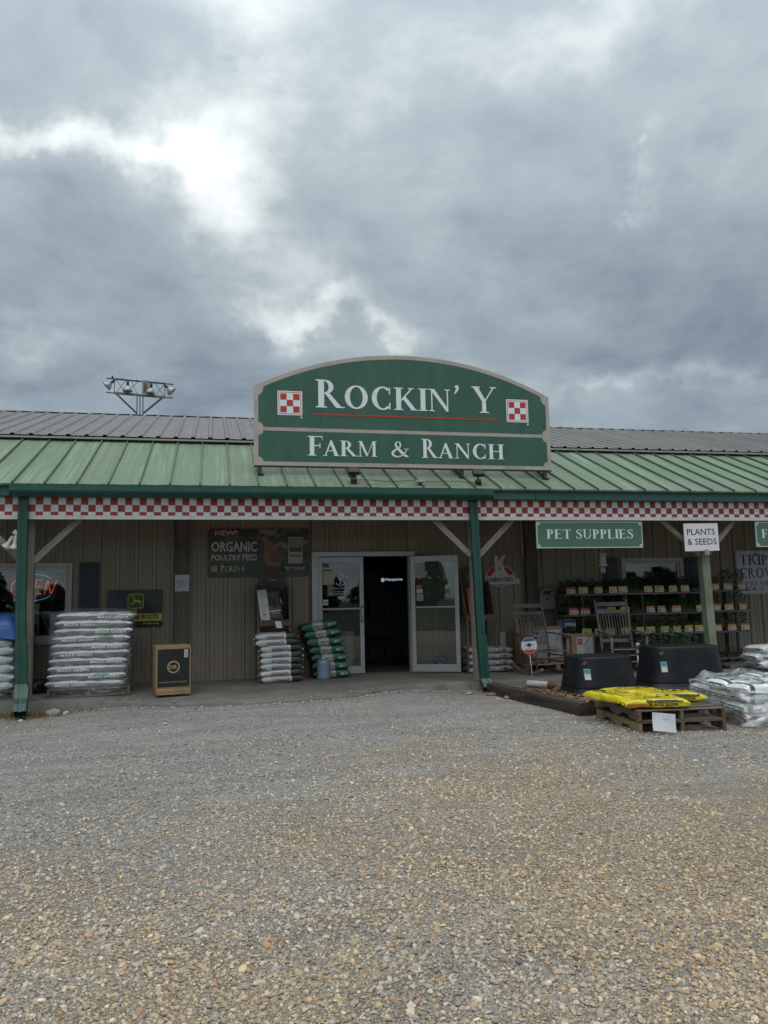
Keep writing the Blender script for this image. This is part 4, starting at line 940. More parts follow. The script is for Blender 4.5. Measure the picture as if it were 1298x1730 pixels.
# triple crown sign
t = thing('horse_feed_sign', 'white metal sign reading TRIPLE CROWN PREMIUM HORSE FEED on the wall', 'sign', (10.74, YW-.0, 1.40))
b = MB(); b.prism(rrect(-.58, .58, 0, .87, .04), -.018, -.004); b.build('board', M('tc_white', (.42,.44,.46), .4, var=.08), t)
b = MB()
for r_, y in ((.0, 0),):
    for a in ((-.565,.565,.012,.018),(-.565,.565,.852,.858)): b.box(a[0], a[1], -.0192, -.0182, a[2], a[3])
    b.box(-.568,-.562,-.0192,-.0182,.018,.852); b.box(.562,.568,-.0192,-.0182,.018,.852)
b.build('border_line', M('tc_blue', (.03,.035,.12), .5), t)
b = MB(); serif_text(b, 'TRIPLE', -.50, .50, .575, .205, -.0186, step=.0002); serif_text(b, 'CROWN', -.50, .50, .315, .205, -.0186, step=.0002); b.build('lettering', M('tc_blue', (.03,.035,.12), .5), t)
b = MB(); serif_text(b, 'PREMIUM', -.40, .40, .17, .085, -.0186, step=.0002); serif_text(b, 'HORSE FEED', -.46, .46, .06, .085, -.0186, step=.0002); b.build('lettering', M('tc_black', (.04,.04,.05), .5), t)
b = MB(); b.prism([(-.19,.80),(-.17,.76),(-.09,.76),(-.07,.80),(-.10,.785),(-.13,.83),(-.16,.785)], -.024, -.0195); b.build('crown_emblem', M('tc_blue', (.03,.035,.12), .5), t)
# neon
t = thing('neon_open_sign', 'red and blue neon OPEN sign hanging inside the left window', 'neon sign', (-2.86, 13.60, 1.56))
RED = emit_mat('neon_red', (1.0,.10,.06), .55); BLU = emit_mat('neon_blue', (.12,.42,.85), .35)
def neon(pts, mat, name, closed=False): b = MB(); b.smooth = True; b.tube([(x, 0, z) for x, z in pts], .0068, 6, closed=closed); b.build(name, mat, t)
neon([(-.26+.082*math.cos(2*PI*k/20)+.12*(.095*math.sin(2*PI*k/20)), .205+.115*math.sin(2*PI*k/20)) for k in range(20)], RED, 'letter', True)
neon([(-.155,.09),(-.125,.32),(-.06,.325),(-.03,.27),(-.06,.21),(-.13,.2)], RED, 'letter')
neon([(.13,.32),(.03,.32),(.01,.095),(.12,.09)], RED, 'letter'); neon([(.03,.21),(.12,.21)], RED, 'letter_bar')
neon([(.165,.09),(.20,.30),(.215,.305),(.26,.10),(.275,.095),(.35,.31)], RED, 'letter')
neon([(0+.34*math.cos(math.radians(a)), .20+.215*math.sin(math.radians(a))) for a in range(38, 143, 6)], BLU, 'blue_arc'); neon([(0+.34*math.cos(math.radians(a)), .20+.215*math.sin(math.radians(a))) for a in range(218, 323, 6)], BLU, 'blue_arc')
b = MB(); b.box(-.36, .36, .02, .03, .0, .41); b.build('backing', M('clear_black', (.01,.01,.012), .3), t)
t = thing('window_poster', 'white and red feed poster ending in NA standing inside the left window', 'poster', (-2.83, 13.62, .99))
b = MB(); b.box(-.22, .06, -.004, .004, 0, .50); b.build('sheet', M('poster_white', (.40,.42,.43), .6), t)
b = MB(); b.box(-.21, .045, -.006, -.005, .02, .17); b.build('red_panel', BR, t)
b = MB(); serif_text(b, 'PURINA', -.205, .05, .20, .085, -.0055, step=.0001); b.build('lettering', M('tc_blue', (.03,.035,.12), .5), t)
b = MB(); feed_square(b, -.13, .33, .12, -.0055, .0004); b.build('checkerboard_emblem', [DEC, BR], t)
t = thing('shop_logo_sign', 'small glowing white Husqvarna wordmark inside the dark doorway', 'lit sign', (3.72, 16, 1.80))
b = MB(); b.box(-.27, .27, .01, .03, -.03, .12); b.build('sign_case', KB, t)
b = MB(); sans_text(b, 'Husqvarna', -.15, .235, .01, .085, 0, .015); b.build('lettering', emit_mat('logo_glow', (.45,.58,.70), .55), t)
b = MB(); b.tube([(-.20+.028*math.cos(2*PI*k/12), 0, .045+.036*math.sin(2*PI*k/12)) for k in range(12)], .007, 5, closed=True); b.tube([(-.215,0,.06),(-.215,0,.03),(-.185,0,.03),(-.185,0,.06)], .006, 5); b.build('crown_mark', emit_mat('logo_glow', (.45,.58,.70), .55), t)
# shelves with goods standing in the dark shop
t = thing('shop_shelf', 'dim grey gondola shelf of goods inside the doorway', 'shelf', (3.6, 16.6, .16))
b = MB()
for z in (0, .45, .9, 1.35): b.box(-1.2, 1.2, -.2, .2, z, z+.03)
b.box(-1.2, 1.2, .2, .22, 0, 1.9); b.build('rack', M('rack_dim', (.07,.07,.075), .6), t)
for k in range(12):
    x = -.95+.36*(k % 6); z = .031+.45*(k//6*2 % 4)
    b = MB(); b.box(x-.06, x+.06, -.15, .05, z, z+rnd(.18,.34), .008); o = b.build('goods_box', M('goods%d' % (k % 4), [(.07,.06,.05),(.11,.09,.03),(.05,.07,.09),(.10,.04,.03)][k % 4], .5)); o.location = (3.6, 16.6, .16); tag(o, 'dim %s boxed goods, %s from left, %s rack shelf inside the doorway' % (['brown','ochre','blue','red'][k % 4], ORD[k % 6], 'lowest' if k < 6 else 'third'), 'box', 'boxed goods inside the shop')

# ------------------------------------------------------------------ bags
def bag_prof(u):
    """height and width factors along a filled bag, u from -1 to 1"""
    a = abs(u); return max(.16, (1-a**9)**.6), .95+.05*a**4-.03*(1-a**2)*.3
EY, EZ = 3.7, 4.2
def bag_mb(L, W, H, seed, nu=21, nv=20, exp=3.0, rough=.007, flap=.016):
    b = MB(); b.smooth = True; P = []
    for i in range(nu):
        u = -1+2*i/(nu-1); hf, wf = bag_prof(u*.985)
        for k in range(nv):
            a = 2*PI*(k+.5)/nv; c, s = math.cos(a), math.sin(a)
            y = math.copysign(abs(c)**(2/EY), c)*W/2*wf; z = math.copysign(abs(s)**(2/EZ), s)*H/2*hf
            x = u*L/2
            n = noise.noise_vector(Vector((x*9+seed*3.1, y*9, z*14+seed)))*rough+noise.noise_vector(Vector((x*22+seed, y*20, z*30)))*rough*.45
            gather = (1-hf)*.01*math.sin(k*2.4+seed)
            P.append((x+n.x*.4, y+n.y+gather, z+n.z+H/2))
    b.grid(P, nu, nv)
    b.f += [[i*nv+nv-1, (i+1)*nv+nv-1, (i+1)*nv, i*nv] for i in range(nu-1)]; b.mi += [0]*(nu-1); b.sm += [True]*(nu-1)
    for e in (0, nu-1):      # stitched flap at each end
        s = -1 if e == 0 else 1; Q = []; K = 9
        for j in range(K):
            y = W*.46*(-1+2*j/(K-1)); zz = H/2+.004*math.sin(j*1.9+seed)
            for d in (0, 1): Q.append((s*(L/2-.004+flap*d), y*(1-.02*d), zz+d*.006*math.sin(j*2.3+seed*2)-d*.004))
        b.grid(Q, K, 2); b.grid([(x, y, z-.0025) for x, y, z in Q], K, 2, True)
    return b
def front_y(x, z, L, W, H, exp=3.0):
    hf, wf = bag_prof(x/(L/2)*.985); t = min(.985, abs((z-H/2)/(H/2*hf)))**(EZ/2); return -W/2*wf*(1-t*t)**(1/EY)-.012
def front_print(txt, L, W, H, x0, x1, z0, z1, mat, bold=.02, ser=False, name='print'):
    b = MB()
    if ser: serif_text(b, txt, x0, x1, z0, z1-z0, 0, step=0)
    else: sans_text(b, txt, x0, x1, z0, z1, 0, bold)
    b.v = [(x, front_y(x, z, L, W, H)-.0012, z) for x, y, z in b.v]; return b.mesh(name, mat)
def front_patch(L, W, H, x0, x1, z0, z1, mat, name='print_panel'):
    b = MB(); P = []
    for i in range(7):
        for j in range(4): x = x0+(x1-x0)*i/6; z = z0+(z1-z0)*j/3; P.append((x, front_y(x, z, L, W, H)-.0006, z))
    b.grid(P, 7, 4); return b.mesh(name, mat)

# pallets
PW = wood('pallet_wood', (.20,.155,.115), (.085,.062,.045), 0, dirt=(.11,.10,.09)); PWy = wood('pallet_wood', (.20,.155,.115), (.085,.062,.045), 1, dirt=(.11,.10,.09)); PWn = wood('pallet_pale', (.40,.30,.17), (.23,.16,.085), 1)
def pallet(label, x, y, z, rz, w=1.0, d=1.2, pale=False, group='wooden pallets'):
    t = thing('wooden_pallet', label, 'pallet', (x, y, z), rz, group)
    for i in range(3):
        cx = -w/2+.02+(w-.04)*i/2
        prof = [(-d/2, .016), (-d/2, .106), (d/2, .106), (d/2, .016), (.36, .016), (.33, .05), (.16, .05), (.13, .016), (-.13, .016), (-.16, .05), (-.33, .05), (-.36, .016)]
        b = MB(); n = len(prof); vs = [(cx-.018, p, q_) for p, q_ in prof]+[(cx+.018, p, q_) for p, q_ in prof]
        b.add(vs, [tuple(range(n))[::-1], tuple(range(n, 2*n))]+[(k, (k+1) % n, (k+1) % n+n, k+n) for k in range(n)])
        b.build('stringer', PWn if pale and i == 0 else PWy, t)
    bb = MB(); bb.box(-w/2, w/2, -.045, .045, -.007, .007, .002); top = bb.mesh('deck_board', PW)
    for i in range(7):
        o = link('deck_board', top, t, (rnd(-.004,.004), -d/2+.047+(d-.094)*i/6, .1135), (0, 0, rnd(-.008,.008)))
    for i in range(3): link('bottom_board', top, t, (0, -d/2+.047+(d-.094)*i/2, .0085))
    return t

# --- silver bags of the MAXX GREEN pile
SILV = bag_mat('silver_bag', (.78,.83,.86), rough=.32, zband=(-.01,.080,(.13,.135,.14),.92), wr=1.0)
SILW = bag_mat('white_silver_bag', (.64,.70,.72), rough=.3, zband=(.0,.03,(.20,.24,.23),.6), wr=1.1)
PRT = M('print_pale', (.85,.88,.9), .5)
MX, MY, MR = -1.755, 12.42, math.radians(2.5)
pallet('low wooden pallet under the silver MAXX GREEN bags', MX, MY, .15, MR, 1.12, .95)
ML, MW, MH = 1.07, .47, .128
mbags = [bag_mb(ML, MW, MH, 11+k, nu=25, rough=.016).mesh('soil_bag', SILV) for k in range(3)]
mp = [front_print('MAXX GREEN', ML, MW, MH, -.40, .02, .042, .076, PRT), front_print('MAXX GREEN', ML, MW, MH, .02, .44, .042, .076, PRT)]
gp_ = front_patch(ML, MW, MH, .1, .3, .07, .10, M('print_green', (.10,.30,.14), .5))
def rot2(x, y, a): return x*math.cos(a)-y*math.sin(a), x*math.sin(a)+y*math.cos(a)
for i in range(10):
    for row in (0, 1):
        ox_, oy_ = rot2(-.10+.013*i+rnd(-.012,.012), -.235+row*.47+rnd(-.01,.01), MR)
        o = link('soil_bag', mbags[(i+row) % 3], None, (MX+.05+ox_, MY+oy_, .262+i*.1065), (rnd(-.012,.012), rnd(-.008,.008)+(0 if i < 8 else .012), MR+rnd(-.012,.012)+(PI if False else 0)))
        if row == 0:
            tag(o, 'silver MAXX GREEN soil bag, %s of ten, front of wrapped pile' % ('bottom' if i == 0 else 'top' if i == 9 else ORD[i]+' from the bottom'), 'soil bag', 'silver soil bags of the wrapped pile')
            link('print', mp[i % 2], o)
            if i in (1, 6, 9): link('print_panel', gp_, o)
        else: tag(o, 'silver soil bag, back row of the wrapped pile, %s layer' % ('bottom' if i == 0 else 'top' if i == 9 else ORD[i]+' from the bottom'), 'soil bag', 'silver soil bags of the wrapped pile')
def film_shell(name, cx, cy, z0, z1, w, d, rz, mat, seed, label, topn=.05, bulge=.03, skirt=.0, cat='plastic wrap'):
    b = MB(); b.smooth = True; P = []; nv = 56; rows = 26
    for i in range(rows):
        t = i/(rows-1)
        if t < .8: z = z0+(z1-z0)*t/.8; k = 1
        else: z = z1+topn*math.sin((t-.8)/.2*PI/2); k = 1-(t-.8)/.2*.93
        for j in range(nv):
            a = 2*PI*j/nv; c, s = math.cos(a), math.sin(a); e = 2/7.0 if k > .9 else 2/4.5
            x = math.copysign(abs(c)**e, c)*w/2*k; y = math.copysign(abs(s)**e, s)*d/2*k
            n = noise.noise_vector(Vector((x*4+seed, y*4, z*9)))*bulge+noise.noise_vector(Vector((x*11+seed, y*11, z*26)))*bulge*.35
            fl = skirt*max(0, 1-t*6)*abs(math.sin(j*1.3))
            P.append((x*(1+fl)+n.x, y*(1+fl)+n.y, max(z+n.z*.5, z0-.01)))
    b.grid(P, rows, nv); b.f += [[i*nv+nv-1, (i+1)*nv+nv-1, (i+1)*nv, i*nv] for i in range(rows-1)]; b.mi += [0]*(rows-1); b.sm += [True]*(rows-1)
    o = b.build(name, mat, None, (cx, cy, 0), (0, 0, rz)); return tag(o, label, cat)
FILM = film_mat('stretch_film', (.62,.66,.68), .24, (5, 5, 24)); FILMD = film_mat('stretch_film_thick', (.86,.90,.92), .45, (4, 4, 9))
film_shell('stretch_wrap', MX+.0, MY, .16, 1.36, 1.17, 1.0, MR, FILM, 3, 'clear stretch wrap around the silver MAXX GREEN bags')
# --- left pile, partly out of frame
LX, LY = -3.30, 12.58
pallet('dark wooden pallet under the left pile, beside the green downspout', LX, LY, .15, 0, 1.1, 1.05)
lb = [bag_mb(1.02, .53, .145, 31+k, rough=.018).mesh('feed_bag', SILW) for k in range(2)]
for i in range(8):
    for row in (0, 1):
        o = link('feed_bag', lb[(i+row) % 2], None, (LX+rnd(-.02,.02), LY-.26+row*.52, .262+i*.122), (rnd(-.02,.02), rnd(-.015,.015), rnd(-.02,.02)))
        tag(o, 'white bag in the %s row of the left edge pile, %s' % ('back' if row else 'front', 'bottom' if i == 0 else 'top' if i == 7 else ORD[i]+' from the bottom'), 'feed bag', 'white bags of the pile at the left edge')
film_shell('stretch_wrap', LX, LY, .16, 1.26, 1.10, 1.12, 0, FILM, 9, 'clear wrap around the white bags at the left edge of the photo')
b = MB(); b.smooth = True; P = []
for i in range(27):
    for j in range(21):
        u = -1+2*i/26; v = -1+2*j/20; x = u*.60; y = v*.62; r = max(abs(u)-.82, 0)/.18; r2 = max(abs(v)-.82, 0)/.18; dz = -max(r, r2)*(.30 if u < .3 else .42+.1*v)
        n = noise.noise(Vector((x*5, y*5, 3)))*.035+noise.noise(Vector((x*14, y*14, 1)))*.012
        P.append((x if abs(u) < .9 else math.copysign(.575, x)+n, y if abs(v) < .9 else math.copysign(.59, y)+n, 1.315+n+dz+.03*(1-u*u)))
b.grid(P, 27, 21); o = b.build('blue_cover', bag_mat('blue_sheet', (.02,.12,.42), rough=.3, wr=.8), None, (LX, LY, 0)); tag(o, 'shiny blue plastic cover over the top of the left edge pile', 'plastic cover')
t = link('black_sack', bag_mb(.34, .26, .2, 77, rough=.02).mesh('black_sack', M('black_plastic', (.012,.012,.013), .3, var=.2, bump=.01, bs=12)), None, (-2.50, 12.75, .15), (0,0,.4)); tag(t, 'small black plastic sack on the porch between the two bag piles', 'sack')

# --- tiller carton on its crate
CARD = M('cardboard', (.27,.19,.115), .8, var=.1, vs=3, dirt=(.16,.11,.07), dirt_s=5, dirt_amt=.3)
t = thing('tiller_carton', 'upright brown carton with black front panel and round DR mark', 'carton', (-.58, 11.86, .25), math.radians(9))
b = MB(); b.box(-.245, .245, -.22, .24, 0, .60, .004); b.build('carton', CARD, t)
b = MB(); b.box(-.222, .225, -.2225, -.2205, .02, .555); b.build('black_panel', M('carton_black', (.014,.014,.017), .35), t)
b = MB(); cxx, cz = .0, .30
for p in arc(cxx, cz, .088, .088, .020, .020, 0, 360, 36): b.flat(p, -.2235)
sans_text(b, 'DR', cxx-.052, cxx+.052, cz-.026, cz+.026, -.2235, .035); sans_text(b, 'DR REAR TINE TILLER', -.20, .19, .078, .096, -.2235, .01); b.build('lettering', M('card_print', (.36,.26,.16), .7), t)
b = MB(); b.box(.15, .20, -.2235, -.2226, .43, .54); b.build('barcode_label', PAP, t)
b = MB()
for k in range(7): b.box(.158, .192, -.2242, -.2236, .44+k*.013, .446+k*.013)
b.build('barcode_lines', BLK, t)
b = MB(); b.box(-.235, -.20, .20, .2425, .02, .58); b.build('strap', BLK, t)
t = thing('crate_base', 'pale wooden slatted base under the tiller carton', 'wooden base', (-.58, 11.86, .15), math.radians(9))
PAL = wood('pale_pine', (.40,.28,.165), (.25,.165,.09), 0)
for k, (z0, z1, yy) in enumerate(((.052,.098,0), (.012,.048,.0))):
    for s in (-1, 1): b = MB(); b.box(-.24, .24, s*.235-.01, s*.235+.01, z0, z1, .002); b.build('slat', PAL, t)
for sx in (-.2, 0, .2): b = MB(); b.box(sx-.03, sx+.03, -.222, .222, .0, .095, .002); b.build('block', PAL, t)

# --- ANTLERMAX stack and stand
ALn, AWn, AHn = .66, .42, .116
AM = bag_mat('deer_feed_bag', (.58,.60,.61), [(.155, (.028,.045,.028)), (.29, (.045,.055,.035))], rough=.45)
abm = [bag_mb(ALn, AWn, AHn, 51+k, rough=.012).mesh('deer_feed_bag', AM) for k in range(3)]
pr_b = front_print('ANTLER', ALn, AWn, AHn, -.16, .005, .054, .078, BLK, ser=True); pr_r = front_print('MAX', ALn, AWn, AHn, .01, .12, .054, .080, BR, ser=True)
pr_k = front_patch(ALn, AWn, AHn, -.16, .07, .034, .046, BLK); pr_l = front_patch(ALn, AWn, AHn, .075, .12, .034, .046, BR)
for i in range(8):
    o = link('deer_feed_bag', abm[i % 3], None, (1.08+rnd(-.012,.012)+(-.01*i if i > 5 else 0), 12.86+rnd(-.012,.012), .15+i*.0975), (rnd(-.02,.02), rnd(-.03,.01)-(.012*i/3), math.radians(1.5)+rnd(-.04,.04)))
    tag(o, 'white and dark green ANTLERMAX deer feed bag, %s of its stack' % ('bottom' if i == 0 else 'top' if i == 7 else ORD[i]+' from the bottom'), 'feed bag', 'deer feed bags stacked before the left stand')
    for me in (pr_b, pr_r, pr_k, pr_l): link('print', me, o)
    b = MB(); s = 1; b.smooth = False
    b.bar((.33, -.15, .05), (.36, -.19, .03+rnd(-.02,.03)), .02, .004); b.bar((-.33, -.12, .05), (-.37, -.17, .04+rnd(-.02,.02)), .018, .004); b.build('corner_tab', PAP, o)
STW = wood('stand_wood', (.15,.12,.095), (.07,.055,.042), 2); STWx = wood('stand_wood', (.15,.12,.095), (.07,.055,.042), 0)
def stand(x, y, label):
    t = thing('feed_stand', label, 'display stand', (x, y, .15), 0, 'wooden feed display stands')
    for sx in (-.26, .26):
        b = MB(); b.box(sx-.02, sx+.02, -.02, .02, 0, .93, .003); b.v = [(a, c_-.24, d_) for a, c_, d_ in b.v]; b.build('leg', STW, t)
        b = MB(); b.bar((sx, .26, 0), (sx, .26, 1.55), .04, .04, (0,1,0), .003); b.build('leg', STW, t)
        b = MB(); b.add([(sx-.012,-.22,1.0),(sx-.012,.25,1.0),(sx-.012,.25,1.58),(sx-.012,.05,1.58),(sx+.012,-.22,1.0),(sx+.012,.25,1.0),(sx+.012,.25,1.58),(sx+.012,.05,1.58)], [(0,1,2,3),(7,6,5,4),(0,3,7,4),(0,4,5,1),(1,5,6,2),(2,6,7,3)]); b.build('side_board', STW, t)
    b = MB(); b.box(-.285, .285, -.27, .28, .935, .975, .003); b.build('shelf', STWx, t)
    b = MB(); b.box(-.285, .285, -.285, -.2705, .90, 1.0, .003); b.build('shelf_lip', STWx, t)
    for k in range(4): b = MB(); b.box(-.243+k*.122, -.243+k*.122+.118, .278, .292, .98, 1.62, .002); b.build('back_board', STW, t)
    b = MB(); b.prism([(-.21,1.50),(.21,1.50)]+[(.21*math.cos(math.radians(a)), 1.76+.09*math.sin(math.radians(a))) for a in range(0, 181, 15)], .262, .2775); b.build('arched_header', STW, t)
    b = MB(); b.box(-.145, .145, .235, .26, 1.565, 1.785, .003); b.build('header_frame', wood('oak', (.22,.15,.08), (.12,.08,.04), 0), t)
    b = MB(); b.box(-.133, .133, .232, .2345, 1.577, 1.773); b.build('navy_board', M('feed_navy', (.006,.014,.028), .4), t)
    b = MB(); serif_text(b, 'F', -.07, -.025, 1.65, .05, .2305, step=.0002); sans_text(b, 'eed', -.02, .06, 1.65, 1.70, .2305, .01); b.build('lettering', M('gold_print', (.32,.27,.14), .5), t)
    return t
stand(.99, 13.08, 'rustic wooden stand with navy Feed board behind the ANTLERMAX stack'); stand(4.57, 13.08, 'rustic wooden stand with navy Feed board behind the middle post')
DBM = bag_mat('display_deer_bag', (.46,.48,.47), [(-.04, (.035,.05,.032)), (.14, (.02,.03,.02)), (.17, (.04,.055,.035))], axis=1, rough=.45)
o = link('display_bag', bag_mb(.58, .40, .10, 91, rough=.006).mesh('display_bag', bag_mat('display_deer_bag2', (.035,.048,.032), rough=.45)), None, (.93, 12.96, 1.425)); 
o.rotation_euler = Euler((0, 0, 0)); o.matrix_world = Matrix.Translation((.96, 12.90, 1.135)) @ Matrix.Rotation(math.radians(-18), 4, 'X') @ Matrix.Rotation(math.radians(-6), 4, 'Y') @ Matrix(((0,1,0,0),(0,0,-1,0),(-1,0,0,0),(0,0,0,1))) @ Matrix.Translation((-.29, 0, -.1))
tag(o, 'white and camouflage deer feed bag leaning upright on the left stand', 'feed bag')
b = MB(); P = []
for i in range(9):
    for j in range(5): x = -.27+.54*i/8; y = -.185+.155*j/4; P.append((x, y, .1015*bag_prof(x/.29)[0]*.5+.052+.004))
b.smooth = True; b.grid(P, 9, 5); b.build('white_side_panel', bag_mat('panel_white', (.46,.48,.47), rough=.45), o)
def on_top(b_, H=.10, L=.58):
    b_.v = [(x, y, H*bag_prof(x/(L/2))[0]*.5+H/2+.0065) for x, y, z in b_.v]; return b_
def down_text(txt, x0, x1, y0, y1, mat, par):
    b_ = MB(); serif_text(b_, txt, x0, x1, 0, 1, 0, step=0); b_.v = [(x, y0+(y1-y0)*z, 0) for x, y, z in b_.v]; on_top(b_).build('print', mat, par)
down_text('MAX', -.22, -.06, -.14, -.08, BR, o); down_text('ANTLER', -.05, .2, -.14, -.08, BLK, o)
b = MB(); b.add([(-.06,-.01,0),(.02,-.01,0),(.08,.08,0),(.02,.15,0),(-.05,.10,0),(-.16,.16,0),(-.08,.06,0),(-.17,.0,0)], [tuple(range(8))]); on_top(b).build('deer_picture', M('deer_dark', (.012,.015,.012), .6), o)
b = MB(); b.add([(.12,-.01,0),(.12,.17,0),(.135,.17,0),(.135,-.01,0)], [(0,1,2,3)]); b.add([(.16,.01,0),(.16,.15,0),(.166,.15,0),(.166,.01,0)], [(0,1,2,3)]); on_top(b).build('print', PAP, o)
b = MB(); b.bar((-.285,.14,.06),(.0,.205,.05),.012,.003); b.build('corner_tab', PAP, o)
t = tag(MB().box(0,.001,0,.001,0,.001).build('price_tag', PAP), 'folded white price slip hanging from the left stand shelf', 'price tag'); bpy.data.objects.remove(t)
b = MB(); b.smooth = True; P = []
for i in range(4):
    for j in range(6): P.append((.0+.10*i/3+.006*j, -.012-.018*math.sin(j*.7)-(.02 if j > 4 else 0), -.11*j/5)) 
b.grid(P, 4, 6); o = b.build('price_slip', PAP, None, (.99, 12.79, 1.13)); tag(o, 'white curled price slip hanging from the left stand shelf', 'price tag')
t = thing('mineral_bag', 'red and clear bag standing on the right feed stand behind the post', 'bag', (4.47, 12.95, 1.127))
b = bag_mb(.46, .20, .09, 95, rough=.007); b.v = [(y, z-.045+(.14*(x+.23)), x+.25) for x, y, z in b.v]; b.build('sack', bag_mat('red_bag', (.36,.05,.025), [(-.0, (.36,.05,.025))], rough=.25), t)
b = MB(); b.box(-.045, .05, -.062, -.06, .05, .15); b.build('print_panel', M('red_label', (.30,.12,.08), .5), t)

# --- green TASTY 10 stack, jug
TL, TW, TH = .62, .44, .152
TM = bag_mat('tasty_bag', (.006,.085,.050), [(-.12, (.36,.36,.33)), (.06, (.006,.085,.050))], rough=.3)
tb = [bag_mb(TL, TW, TH, 61+k, rough=.014).mesh('green_feed_bag', TM) for k in range(3)]
tp = front_print('TASTY 10', TL, TW, TH, -.105, .045, .065, .092, BLK, ser=False)
def crest():
    b = MB()
    for p in ([(.14,.055),(.20,.055),(.20,.10),(.185,.085),(.17,.10),(.155,.085),(.14,.10)],): b.flat(p, 0)
    for z, w in ((.09,.07),(.075,.05),(.06,.075)):
        for k in range(4): b.flat(R_(.21+w*k/4, z, .21+w*(k+.7)/4, z+.009), 0)
    b.v = [(x, front_y(x, z, TL, TW, TH)-.0012, z) for x, y, z in b.v]; return b.mesh('print', M('tasty_print', (.28,.36,.33), .5))
def script_mark():
    b = MB()
    for k in range(6): x = -.27+.02*k; b.bar((x,0,.07+.004*k),(x+.016,0,.088+.003*math.sin(k*2)),.006,.002,(0,1,0))
    b.v = [(x, front_y(x, z, TL, TW, TH)-.0012, z) for x, y, z in b.v]; return b.mesh('print', M('tasty_print', (.28,.36,.33), .5))
c1_, c2_ = crest(), script_mark()
for i in range(7):
    dx = [.0, -.02, -.05, -.08, -.115, -.155, -.21][i]
    o = link('green_feed_bag', tb[i % 3], None, (1.96+dx, 13.18+rnd(-.01,.01), .15+i*.134), (rnd(-.02,.02), rnd(-.02,.01)-[.0,.01,.02,.03,.05,.09,.13][i], math.radians(2)+rnd(-.05,.05)))
    tag(o, 'green TASTY 10 bag, %s in the leaning stack by the door' % ('lowest' if i == 0 else 'topmost' if i == 6 else ORD[i]+' from the bottom'), 'feed bag', 'green feed bags leaning by the door')
    for me in (tp, c1_, c2_): link('print', me, o)
t = thing('water_jug', 'translucent blue-grey plastic jug in front of the green TASTY 10 bags', 'jug', (1.80, 12.88, .15))
b = MB(); b.smooth = True; b.lathe([(0,.0),(.10,.0),(.112,.01),(.115,.05),(.110,.12),(.114,.19),(.11,.25),(.112,.29),(.10,.315),(.04,.33),(.035,.335)], 20); b.build('body', M('jug_blue', (.16,.22,.33), .3, var=.15, vs=5, coat=.3), t)
b = MB(); b.smooth = True; b.lathe([(.038,.335),(.038,.36),(0,.362)], 14); b.build('cap', M('jug_cap', (.4,.42,.44), .5), t)
b = MB(); b.smooth = True; b.tube([(.04,0,.34),(.08,-.01,.37),(.09,-.02,.33),(.09,-.02,.30)], .008, 6); b.build('carry_handle', M('jug_cap', (.4,.42,.44), .5), t)
def bucket(name, x, y, z, r, h, mat, label, lid=True, group=None):
    t = thing(name, label, 'bucket', (x, y, z), 0, group)
    b = MB(); b.smooth = True; b.lathe([(0,0),(r*.86,0),(r*.9,.01),(r*.97,h*.8),(r*1.03,h*.82),(r*1.03,h*.86),(r*.99,h*.88),(r,h*.97),(r*1.04,h),(r*.98,h)]+([] if lid else [(r*.85,.02),(0,.02)]), 22); b.build('pail', mat, t)
    if lid: b = MB(); b.smooth = True; b.lathe([(r*1.06,h-.012),(r*1.07,h+.006),(r*1.0,h+.014),(r*.95,h+.008),(0,h+.008)], 22); b.build('lid', mat, t)
    b = MB(); b.smooth = True; b.tube([(r*1.03*math.cos(a), -r*1.05*abs(math.sin(a))-.004, h*.86-math.sin(a)*h*.35) for a in [PI*k/10 for k in range(11)]], .004, 5); b.build('bail_handle', M('steel', (.5,.52,.53), .3, metal=.8), t)
WB = M('bucket_white', (.44,.46,.46), .4, var=.06)
bucket('white_bucket', 2.38, 13.86, .16, .125, .33, WB, 'lower of two white lidded buckets behind the closed glass door', group='white buckets behind the glass door')
bucket('white_bucket', 2.37, 13.86, .51, .13, .36, WB, 'upper white bucket with printed label, stacked behind the closed glass door', group='white buckets behind the glass door')
bucket('blue_bucket', 3.98, 13.32, .152, .135, .27, M('bucket_blue', (.015,.06,.20), .35), 'dark blue bucket seen through the open glass door', lid=False)
# --- grey bag stack behind the middle post
RM = bag_mat('grey_feed_bag', (.34,.34,.35), [(-.40, (.34,.34,.35)), (-.30, (.30,.10,.08)), (-.27,(.27,.27,.28))], rough=.35, zband=(-.01,.022,(.20,.05,.04),.7))
rb = [bag_mb(.80, .46, .125, 71+k, rough=.015).mesh('pet_food_bag', RM) for k in range(2)]
cols = [M('rb_a', (.42,.40,.36), .5), M('rb_b', (.38,.20,.07), .5), M('rb_c', (.05,.07,.15), .5)]
b = MB()
for k in range(3):
    b.cur = k
    b.flat(R_(.08+.07*k, .045, .135+.07*k, .085), 0)
b.v = [(x, front_y(x, z, .80, .46, .125)-.0015, z) for x, y, z in b.v]; rp = b.mesh('print', cols)
for i in range(4):
    o = link('pet_food_bag', rb[i % 2], None, (4.71+rnd(-.015,.015), 13.02, .15+i*.108), (rnd(-.02,.02), rnd(-.02,.02), rnd(-.04,.04)))
    tag(o, 'grey printed pet food bag behind the middle post, %s of four' % ['bottom','second from the bottom','third from the bottom','top'][i], 'feed bag', 'grey bags stacked behind the middle post')
    link('print', rp, o)
